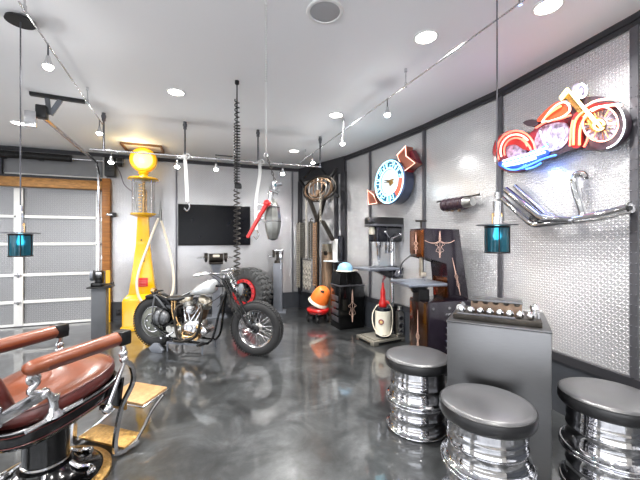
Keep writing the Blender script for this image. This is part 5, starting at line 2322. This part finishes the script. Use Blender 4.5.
# ------------------------------------------------------------------ band saw
BK = Vector((1.166, 3.70, 0))
bu = Vector((.97, .243, 0)).normalized()
brot_ = math.atan2(bu.y, bu.x)
bs = thing('band_saw', 'dark glossy pinstriped band saw with copper front behind the stools', 'band saw', BK, brot_)
zb = lambda y, Z=3.72: CAMH - (y - 240) / FPX * Z
ZT, ZH, ZB = zb(229), zb(258), zb(301)
TH = .32
mb = MB()
mb.prism([(.006, 0), (.58, 0), (.58, ZB), (.0061, ZB)], (0, TH, 0), (1, 0, 0), (0, 0, 1), TH + .08, bev=.01)
mb.build('base_cabinet', 'aubergine', bs)
mb = MB()
mb.prism([(.006, ZH), (.13, ZH - .012), (.30, ZH - .06), (.32, ZB), (.585, ZB), (.46, ZT), (.006, ZT + .01)], (0, TH, 0), (1, 0, 0), (0, 0, 1), TH, bev=.012)
mb.build('frame_head', 'aubergine', bs)
mb = MB()
mb.box((.0, TH / 2, (ZT + ZH) / 2), (.012, TH - .02, ZT - ZH - .02), bev=.004)
mb.build('head_front_panel', 'copper_candy', bs)
mb = MB()
mb.box((.0, TH / 2 - .04, ZB / 2), (.012, TH + .06, ZB - .03), bev=.004)
mb.build('base_front_panel', 'copper_dark', bs)
mb = MB()
mb.box((.313, TH / 2, (ZB + ZH - .06) / 2), (.010, TH - .04, ZH - .10 - ZB), bev=.003)
mb.build('throat_panel', 'copper_candy', bs)
mb = MB()
stripes(mb, (-.008, TH / 2, ZH + .03), (0, 1, 0), (0, 0, 1), ZT - ZH - .06, .09, 1.0)
mb.build('flame_pinstripe', 'pinstripe', bs)
mb = MB()
stripes(mb, (-.008, TH / 2 - .04, .10), (0, 1, 0), (0, 0, 1), ZB - .22, .07, 1.2)
mb.build('flame_pinstripe', 'pinstripe', bs)
mb = MB()
stripes(mb, (.20, -.003, ZH - .0), (1, 0, 0), (0, 0, 1), ZT - ZH - .02, .12, 1.0)
for sg in (-1, 1):
    mb.tube([(.20 + sg * q.x, -.003, q.y) for q in curve([(.02, (ZT + ZH) / 2 + .02, 0), (.07, (ZT + ZH) / 2 + .005, 0), (.13, (ZT + ZH) / 2 + .01, 0), (.19, (ZT + ZH) / 2 + .035, 0)], 6)], .0035, 5)
mb.build('flame_pinstripe', 'pinstripe', bs)
mb = MB()
stripes(mb, (.47, -.003, ZB + .05), (.26 * -.5 + 1, 0, 0), (-.25, 0, 1), ZH - ZB - .05, .05, 1.0)
mb.build('flame_pinstripe', 'pinstripe', bs)
for k in range(9):
    mb = MB()
    mb.box((.26, -.086, ZB - .14 - k * .075), (.085, .016, .020), Euler((.5, 0, 0)), bev=.004)
    mb.build('louver', 'dull_chrome', bs)
for x in (.06, .26):
    mb = MB()
    mb.cyl((x, -.07, ZB - .07), (x, -.095, ZB - .07), .016, n=14)
    mb.build('knob', 'dull_chrome', bs)
mb = MB()
mb.cyl((.06, TH / 2, ZT), (.06, TH / 2, ZT + .10), .012, n=10)
mb.cyl((-.01, TH / 2, ZT + .10), (.13, TH / 2, ZT + .10), .010, n=10)
mb.build('tension_handle', 'dark_iron', bs)
mb = MB()
mb.box((.10, TH * .45, (ZB + ZH) / 2), (.014, .002, ZH - ZB + .08))
mb.build('saw_blade', 'dull_chrome', bs)
mb = MB()
mb.box((.06, TH * .5, ZH - .08), (.03, .04, .24), bev=.004)
mb.box((.08, TH * .5, ZH - .20), (.07, .06, .05), bev=.008)
mb.build('blade_guide', 'cream_alu', bs)
mb = MB()
zt2 = zb(284)
mb.box((.0, TH * .42, zt2), (.47, .46, .036), bev=.008)
mb.build('saw_table', 'table_grey', bs)
mb = MB()
mb.prism([(-.10, 0), (.14, 0), (.10, -.06), (.04, -.09), (-.02, -.09), (-.08, -.05)], (0, TH * .62, zt2 - .018), (1, 0, 0), (0, 0, 1), .10, bev=.008)
mb.box((.06, TH * .5, (zt2 + ZB) / 2 - .05), (.14, .14, max(.05, zt2 - ZB - .05)), bev=.01)
mb.torus((-.05, TH * .35, zt2 - .06), (0, 1, 0), .04, .014, 20, 8)
mb.build('trunnion', 'satin_black', bs)
mb = MB()
mb.tube(curve([(.01, TH * .5, ZH + .03), (-.08, TH * .5, ZH + .02), (-.17, TH * .55, ZH - .06), (-.20, TH * .6, ZH - .16)], 6), .009, 8)
ld = mb.build('lamp_gooseneck', 'satin_black', bs)
mb = MB()
mb.lathe([(.02, 0), (.03, .02), (.055, .07), (.055, .085), (.04, .07)], (-.20, TH * .6, ZH - .14), (-.25, 0, -1), 20)
mb.build('lamp_head', 'navy', ld)

# ------------------------------------------------------------------ on the right wall
def frame_on(i, x, y, off):
    a_, d_, n_, _ = facet(i)
    return onfacet(i, x, y, off), math.atan2(-d_.y, -d_.x)


def plc(i, x, y, off, org):
    """picture point on the wall facet -> the local x, y, z of a thing whose x runs towards the camera along the wall"""
    a_, d_, n_, _ = facet(i)
    q = onfacet(i, x, y, off) - org
    return Vector((q.dot(-d_), -q.dot(n_) * 1.0, q.z))


# leather-dark canister on its rod
org, ro = frame_on(3, 457, 205, .12)
cn = thing('hanging_canister', 'dark horizontal canister on a thin rod mounted on wall', 'canister', org, ro)
sg_ = -1 if (Matrix.Rotation(ro, 3, 'Z') @ Vector((0, -1, 0))).dot(facet(3)[2]) > 0 else 1
f = lambda x, y, off=.12: Vector((plc(3, x, y, off, org).x, sg_ * (off - .12), plc(3, x, y, off, org).z))
mb = MB()
mb.cyl(f(444, 205.5), f(465, 202.5), .072, n=28)
for k in range(5):
    c = f(444, 205.5).lerp(f(465, 202.5), .1 + k * .2)
    mb.torus(c, f(465, 202.5) - f(444, 205.5), .072, .006, 28, 6)
mb.build('canister_body', 'sign_dark', cn)
mb = MB()
mb.cyl(f(465, 202.5), f(472, 201.5), .064, .05, 28)
mb.cyl(f(472, 201.5), f(473, 201.3), .05, n=24)
mb.build('end_cap', 'alu', cn)
mb = MB()
mb.cyl(f(437, 202), f(479, 194.5), .010, n=10)
mb.sphere(f(479, 194.5), .014, 10)
for x in (448, 460):
    mb.cyl(f(x, 201), f(x, 201, .0), .009, n=8)
mb.build('mounting_rod', 'dark_iron', cn)
mb = MB()
for x in (447, 452, 459):
    mb.box(f(x, 210), (.03, .03, .04), bev=.005)
mb.build('strap_buckle', 'rust_iron', cn)

# exhaust pipes on the nearest panel
org, ro = frame_on(4, 560, 205, .09)
sg_ = -1 if (Matrix.Rotation(ro, 3, 'Z') @ Vector((0, -1, 0))).dot(facet(4)[2]) > 0 else 1


def g(x, y, off=.09):
    return Vector((plc(4, x, y, off, org).x, sg_ * (off - .09), plc(4, x, y, off, org).z))


xp = thing('exhaust_pipes', 'chrome motorcycle exhaust pipes hung on wall under the neon motorcycle', 'exhaust', org, ro)
mb = MB()
mb.tube([g(503, 199), g(529, 222)] + curve([g(529, 222), g(535, 224.5), g(545, 223.8)], 5)[1:] + [g(575, 220), g(610, 213), g(632, 207.5)], [.030] * 8 + [.030, .036, .034], 16)
mb.build('long_pipe', 'chrome', xp)
mb = MB()
mb.tube([g(506, 190, .13), g(540, 217, .13), g(552, 219, .13), g(570, 220, .12)], [.034, .034, .03, .026], 16)
mb.build('muffler', 'chrome', xp)
mb = MB()
mb.tube([g(515, 186, .06), g(545, 213, .07), g(556, 217, .08)], [.022, .024, .02], 14)
mb.build('slim_pipe', 'dull_chrome', xp)
mb = MB()
mb.tube(curve([g(581.5, 219), g(582, 212), g(579, 202), g(575, 190), g(574, 180), g(577, 174.5), g(583, 174), g(586, 178)], 7), .026, 14)
mb.build('branch_pipe', 'chrome', xp)
mb = MB()
mb.tube([g(575, 221.5, .11), g(600, 219, .11), g(632, 211.5, .11)], [.012, .016, .012], 10)
mb.build('heat_shield', 'dull_chrome', xp)
mb = MB()
mb.cyl(g(583, 173, .09), g(583, 173, .006), .012, n=10)
mb.cyl(g(587, 178, .09), g(587, 178, .006), .010, n=10)
mb.cyl(g(531, 217.5, .15), g(531, 217.5, .006), .014, n=10)
mb.cyl(g(536, 221, .15), g(536, 221, .006), .014, n=10)
mb.cyl(g(630, 208, .12), g(630, 208, .006), .016, n=10)
mb.torus(g(630.5, 207.8), g(632, 207.5) - g(610, 213), .036, .008, 20, 8)
mb.build('wall_clamp', 'black', xp)

# ------------------------------------------------------------------ neon motorcycle
org, ro = frame_on(4, 565, 140, .10)
nb = thing('neon_motorcycle', 'red white and blue neon motorcycle sign on diamond plate wall', 'neon sign', org, ro)


def h(x, y, off=.10):
    q = plc(4, x, y, off, org)
    return Vector((q.x, sg_ * (off - .10), q.z))


def tubes(name, m_, lines, r=.0085, off=.15, closed=False, parent=None, sm=True):
    """each glass tube a part of its own"""
    for L in lines:
        pts = [h(x, y, off) for x, y in L]
        mb = MB()
        mb.tube(curve(pts, 6, closed) if sm else pts, r, 8, closed=closed)
        mb.build(name, m_, parent or nb)


def slab(name, m_, poly, off0, off1, parent=None, smooth_=True):
    P3 = [h(x, y, off0) for x, y in poly]
    if smooth_:
        P3 = curve(P3, 4, True)
    mb = MB()
    A = [mb._v(p) for p in P3]
    B = [mb._v((p.x, sg_ * (off1 - .10), p.z)) for p in P3]
    mb.face(A)
    mb.face(B[::-1])
    for i in range(len(A)):
        mb.face([A[i], A[(i + 1) % len(A)], B[(i + 1) % len(A)], B[i]])
    return mb.build(name, m_, parent or nb, angle=30)


def arc(cx_, cy_, rx, ry, a0_, a1_, n=14):
    return [(cx_ + rx * math.cos(math.radians(a0_ + (a1_ - a0_) * i / n)), cy_ - ry * math.sin(math.radians(a0_ + (a1_ - a0_) * i / n))) for i in range(n + 1)]


# painted metal shapes
slab('front_tyre', 'sign_dark', arc(601, 124, 31, 27, 0, 345, 24), .03, .09)
slab('rear_tyre', 'sign_maroon', arc(517, 152, 20, 21, 0, 345, 24), .03, .09)
slab('front_wheel_disc', 'sign_silver', arc(600.5, 124, 17, 17, 0, 345, 24), .085, .10)
slab('rear_wheel_disc', 'sign_silver', arc(517, 151, 10, 11, 0, 345, 20), .085, .10)
slab('rear_fender', 'sign_red', [(496, 152), (500, 139), (512, 131), (525, 133), (535, 141), (537, 150), (527, 150), (518, 145), (508, 147), (500, 156)], .08, .115)
slab('body_panel', 'sign_maroon', [(520, 150), (536, 131), (545, 122), (570, 118), (578, 124), (577, 146), (560, 152), (540, 158), (525, 160)], .05, .09)
slab('engine_panel', 'sign_silver', [(541, 130), (553, 124), (568, 124), (570, 140), (560, 150), (542, 152), (536, 146)], .085, .11)
slab('fuel_tank', 'sign_orange', [(541, 122), (552, 109), (563, 102), (570, 106), (571, 114), (560, 119)], .08, .13)
slab('saddle', 'sign_dark', [(527, 123), (534, 120), (541, 121), (542, 125), (534, 127)], .08, .13)
slab('front_fender', 'sign_red', [(574, 146), (574, 122), (582, 110), (597, 104), (616, 103), (622, 106), (604, 110), (590, 116), (584, 128), (583, 146)], .10, .13)
slab('fork_panel', 'gold', [(561, 98), (567.5, 90), (573, 97), (585, 111), (599, 126), (595, 128), (581, 114), (569, 99), (563, 101)], .11, .135, smooth_=False)
slab('hub_panel', 'gold', arc(599, 125, 7.5, 7.5, 0, 340, 16), .10, .125)
slab('exhaust_panel', 'sign_blue', [(500, 163), (520, 158), (538, 153), (549, 150), (552, 154), (542, 161), (524, 170), (508, 169)], .08, .115)
slab('lower_frame_panel', 'sign_dark', [(548, 152), (562, 148), (577, 144), (585, 146), (572, 151), (556, 157), (545, 162)], .06, .10)
slab('headlamp_panel', 'sign_silver', arc(581, 91, 5.5, 7, 0, 340, 16), .10, .14)
for k in range(18):
    an = 2 * PI * k / 18
    mb = MB()
    mb.cyl(h(600.5 + 8 * math.cos(an), 124 - 8 * math.sin(an), .108), h(600.5 + 16 * math.cos(an), 124 - 16 * math.sin(an), .108), .0035, n=6)
    mb.build('spoke', 'neon_orange' if k % 3 == 0 else 'chrome', nb)
# neon tubes
tubes('red_tube', 'neon_red', [arc(516, 151, 19, 20, 5, 205), arc(516, 151, 12, 13, 20, 200), [(536, 128), (546, 122), (560, 119), (571, 115)], [(523, 138), (529, 146), (531, 150)]])
tubes('pink_tube', 'neon_pink', [arc(516, 151, 15.5, 16.5, 40, 200), [(542, 122), (552, 109), (562, 102.5), (568, 104), (569.5, 111), (562, 117), (550, 121), (542, 122)],
                                 [(586, 106), (596, 101), (610, 99), (622, 100)], [(592, 111), (602, 106.5), (614, 105), (622, 105.5)]])
tubes('orange_tube', 'neon_orange', [[(573.5, 145), (574, 128), (577, 118), (584, 111)], [(579.5, 145), (580, 130), (583, 121), (590, 113)], [(545, 118), (553, 111), (561, 106)]])
tubes('red_tube', 'neon_red', [[(570, 146), (571, 130), (573, 120)], [(584, 147), (587, 141), (589, 137), (597, 141)]])
tubes('yellow_tube', 'neon_yellow', [[(560, 98), (563.5, 93), (567, 88.5)], [(567, 88.5), (574, 97), (584, 109), (596, 124)], [(572, 92), (580, 103), (590, 114), (601, 127)], [(561, 100), (568, 92)]], r=.009, off=.16, sm=False)
tubes('yellow_tube', 'neon_yellow', [arc(599, 125, 5, 5, 0, 330)], r=.008)
tubes('white_tube', 'neon_white', [arc(581.5, 91, 4.8, 6.5, 0, 345)], closed=True)
tubes('white_tube', 'neon_white', [arc(601, 124, 23.5, 25, -75, 48), [(540, 131), (543, 140), (547, 147)], [(551, 127), (548, 136), (555, 143), (552, 150)], [(562, 128), (564, 136), (560, 146)]], r=.006)
tubes('pink_tube', 'neon_pink', [arc(600.5, 124, 17.5, 17.5, 0, 345)], r=.0055, closed=True)
tubes('ice_tube', 'neon_ice', [[(503, 164), (515, 161), (530, 157), (545, 152)], [(503, 161), (516, 157.5), (532, 153), (547, 148)], [(505, 166), (520, 163), (536, 158)]], r=.010)
tubes('blue_tube', 'neon_blue', [[(502, 165), (508, 169), (517, 169.5), (526, 165)], [(522, 168), (534, 163), (545, 158), (556, 155)], [(530, 152), (540, 149), (548, 144)], [(526, 169), (534, 167), (541, 163)]], r=.008)
mb = MB()
for x, y in ((517, 150), (550, 140), (600, 124), (600, 108), (545, 157)):
    mb.cyl(h(x, y, .006), h(x, y, .06), .012, n=10)
mb.build('stand_off', 'black', nb)
for (x, y, col, e) in ((516, 152, (1, .3, .25), .25), (575, 125, (1, .45, .3), .25), (520, 170, (.3, .5, 1), 1.2)):
    li = bpy.data.lights.new('neon_glow', 'POINT')
    li.energy = e
    li.color = col
    li.shadow_soft_size = .05
    lo = bpy.data.objects.new('neon_glow', li)
    lo.location = onfacet(4, x, y, .22)
    COL.objects.link(lo)

# ------------------------------------------------------------------ round neon sign with arrow
org, ro = frame_on(2, 392, 182, .0)
rs = thing('round_neon_sign', 'round lit neon sign with copper arrow on the metal wall', 'neon sign', org, ro)
_a2, _d2, _n2, _L2 = facet(2)


def r_(x, y, off):
    q = onfacet(2, x, y, off) - org
    return Vector((q.dot(-_d2), sg_ * off, q.z))


OFF = .20
c_ = r_(389.5, 182, OFF)
RF = .335
fn = Vector((0, sg_, 0))
ci = Vector((c_.x, 0, c_.z))
mb = MB()
mb.lathe([(0, .02), (RF * .98, .02), (RF, .03), (RF, OFF - .01), (RF * 1.02, OFF), (RF * .96, OFF + .006), (RF * .95, OFF - .012), (0, OFF - .012)], ci, fn, 64)
mb.build('can', 'sign_navy', rs)
mb = MB()
mb.lathe([(RF * .95, OFF - .010), (RF * .56, OFF - .010)], ci, fn, 64)
o = mb.build('lettering_band', 'sign_face_blue', rs)
mb = MB()
mb.lathe([(RF * .56, OFF - .008), (RF * .56, OFF + .008), (0, OFF + .010)], ci, fn, 64)
mb.build('centre_dial', 'sign_face', rs)
for rr2, m2 in ((.955, 'neon_cyan'), (.60, 'neon_cyan')):
    mb = MB()
    mb.tube([ci + fn * (OFF + .02) + Vector((RF * rr2 * math.cos(t), 0, RF * rr2 * math.sin(t))) for t in [2 * PI * i / 56 for i in range(56)]], .008, 8, closed=True)
    mb.build('ring_tube', m2, rs)
# loops of letter-like tubing round the band
random.seed(3)
for k in range(22):
    t = 2 * PI * k / 22 + .1
    if 3.0 < t < 4.15:
        continue
    er = Vector((math.cos(t), 0, math.sin(t)))
    et = Vector((-math.sin(t), 0, math.cos(t)))
    o_ = ci + fn * (OFF + .018) + er * (RF * .77)
    w_, hh = .026, .042
    v_ = k % 4
    if v_ == 0:
        pts = [(-1, -1), (-1, 1), (1, 1), (1, -1)]
    elif v_ == 1:
        pts = [(1, 1), (-1, 1), (-1, -1), (1, -1)]
    elif v_ == 2:
        pts = [(-1, 1), (1, 1), (1, 0), (-1, 0), (-1, -1), (1, -1)]
    else:
        pts = [(-1, -1), (-1, 1), (1, 0), (1, -1)]
    mb = MB()
    mb.tube([o_ + et * (a * w_) + er * (b * hh) for a, b in pts], .0058, 6)
    mb.build('letter_tube', 'neon_cyan', rs)
mb = MB()
mb.lathe([(RF * .60, OFF - .006), (RF * .93, OFF - .006), (RF * .93, OFF + .004), (RF * .60, OFF + .004)], ci, fn, 16, a0=sg_ * -.95, a1=sg_ * .1, ref=(-1, 0, 0))
mb.build('red_segment', 'neon_salmon_red', rs)
mb = MB()
mb.box(ci + fn * (OFF + .014) + Vector((-.03, 0, .015)), (.16, .008, .026), Euler((0, .1, 0)), bev=.003)
mb.box(ci + fn * (OFF + .014) + Vector((-.05, 0, -.02)), (.09, .008, .07), Euler((0, .5, 0)), bev=.01)
mb.build('winged_emblem', 'gold', rs)
mb = MB()
mb.box(ci + fn * (OFF + .014) + Vector((.06, 0, .03)), (.09, .006, .010), Euler((0, -.12, 0)))
mb.box(ci + fn * (OFF + .014) + Vector((.055, 0, .0)), (.11, .006, .008), Euler((0, -.12, 0)))
mb.build('emblem_line', 'sign_dark', rs)


# the arrow: deep copper channel shapes behind the round can
def rslab(name, m_, poly, o0, o1):
    P = [r_(x, y, o1) for x, y in poly]
    mb = MB()
    A = [mb._v((p.x, sg_ * o0, p.z)) for p in P]
    B = [mb._v((p.x, sg_ * o1, p.z)) for p in P]
    mb.face(A)
    mb.face(B[::-1])
    for i in range(len(A)):
        mb.face([A[i], A[(i + 1) % len(A)], B[(i + 1) % len(A)], B[i]])
    return mb.build(name, m_, rs, smooth=False)


tail = [(397, 155), (405.5, 146), (406, 156), (415, 163), (404.5, 171), (400, 163)]
rslab('arrow_tail', 'sign_copper', tail, .03, .17)
mb = MB()
mb.tube([r_(x, y, .178) for x, y in tail], .009, 8, closed=True)
mb.build('arrow_outline', 'neon_salmon', rs)
rslab('arrow_shaft', 'sign_red', [(396, 168), (401, 164), (409, 170), (404, 176)], .03, .14)
rslab('arrow_back_plate', 'sign_maroon', [(400, 158), (412, 150), (418, 163), (408, 172)], .02, .10)
head = [(367.5, 190), (373.5, 195), (377, 203), (368.5, 204.5)]
rslab('arrow_head', 'sign_copper', head, .03, .17)
mb = MB()
mb.tube([r_(x, y, .178) for x, y in head], .008, 8, closed=True)
mb.build('arrow_outline', 'neon_salmon', rs)
mb = MB()
for x, y in ((382, 178), (396, 186)):
    mb.cyl(r_(x, y, 0), r_(x, y, .04), .02, n=12)
mb.build('stand_off', 'black', rs)
li = bpy.data.lights.new('sign_glow', 'POINT')
li.energy = .8
li.color = (.7, .92, 1)
li.shadow_soft_size = .1
lo = bpy.data.objects.new('sign_glow', li)
lo.location = onfacet(2, 389, 190, .45)
COL.objects.link(lo)
# ------------------------------------------------------------------ camera, world, view
cd = bpy.data.cameras.new('camera')
cd.sensor_width = 36.0
cd.lens = 36.0 * FPX / 640.0
cd.clip_start = .05
co = bpy.data.objects.new('camera', cd)
co.location = (0, 0, CAMH)
co.rotation_euler = (PI / 2, 0, 0)
COL.objects.link(co)
SC.camera = co
w = bpy.data.worlds.new('world')
SC.world = w
w.use_nodes = True
w.node_tree.nodes['Background'].inputs[0].default_value = (.8, .85, .9, 1)
w.node_tree.nodes['Background'].inputs[1].default_value = .3
vs_ = SC.view_settings
vs_.view_transform = 'Standard'
vs_.look = 'None'
vs_.exposure = EXPOSURE
vs_.gamma = 1
vs_.use_curve_mapping = False
SC.cycles.max_bounces = 10
SC.cycles.diffuse_bounces = 5
SC.cycles.glossy_bounces = 5
SC.cycles.transmission_bounces = 8
SC.cycles.sample_clamp_indirect = 6
SC.cycles.caustics_reflective = False
SC.cycles.caustics_refractive = False
SC.cycles.use_denoising = True
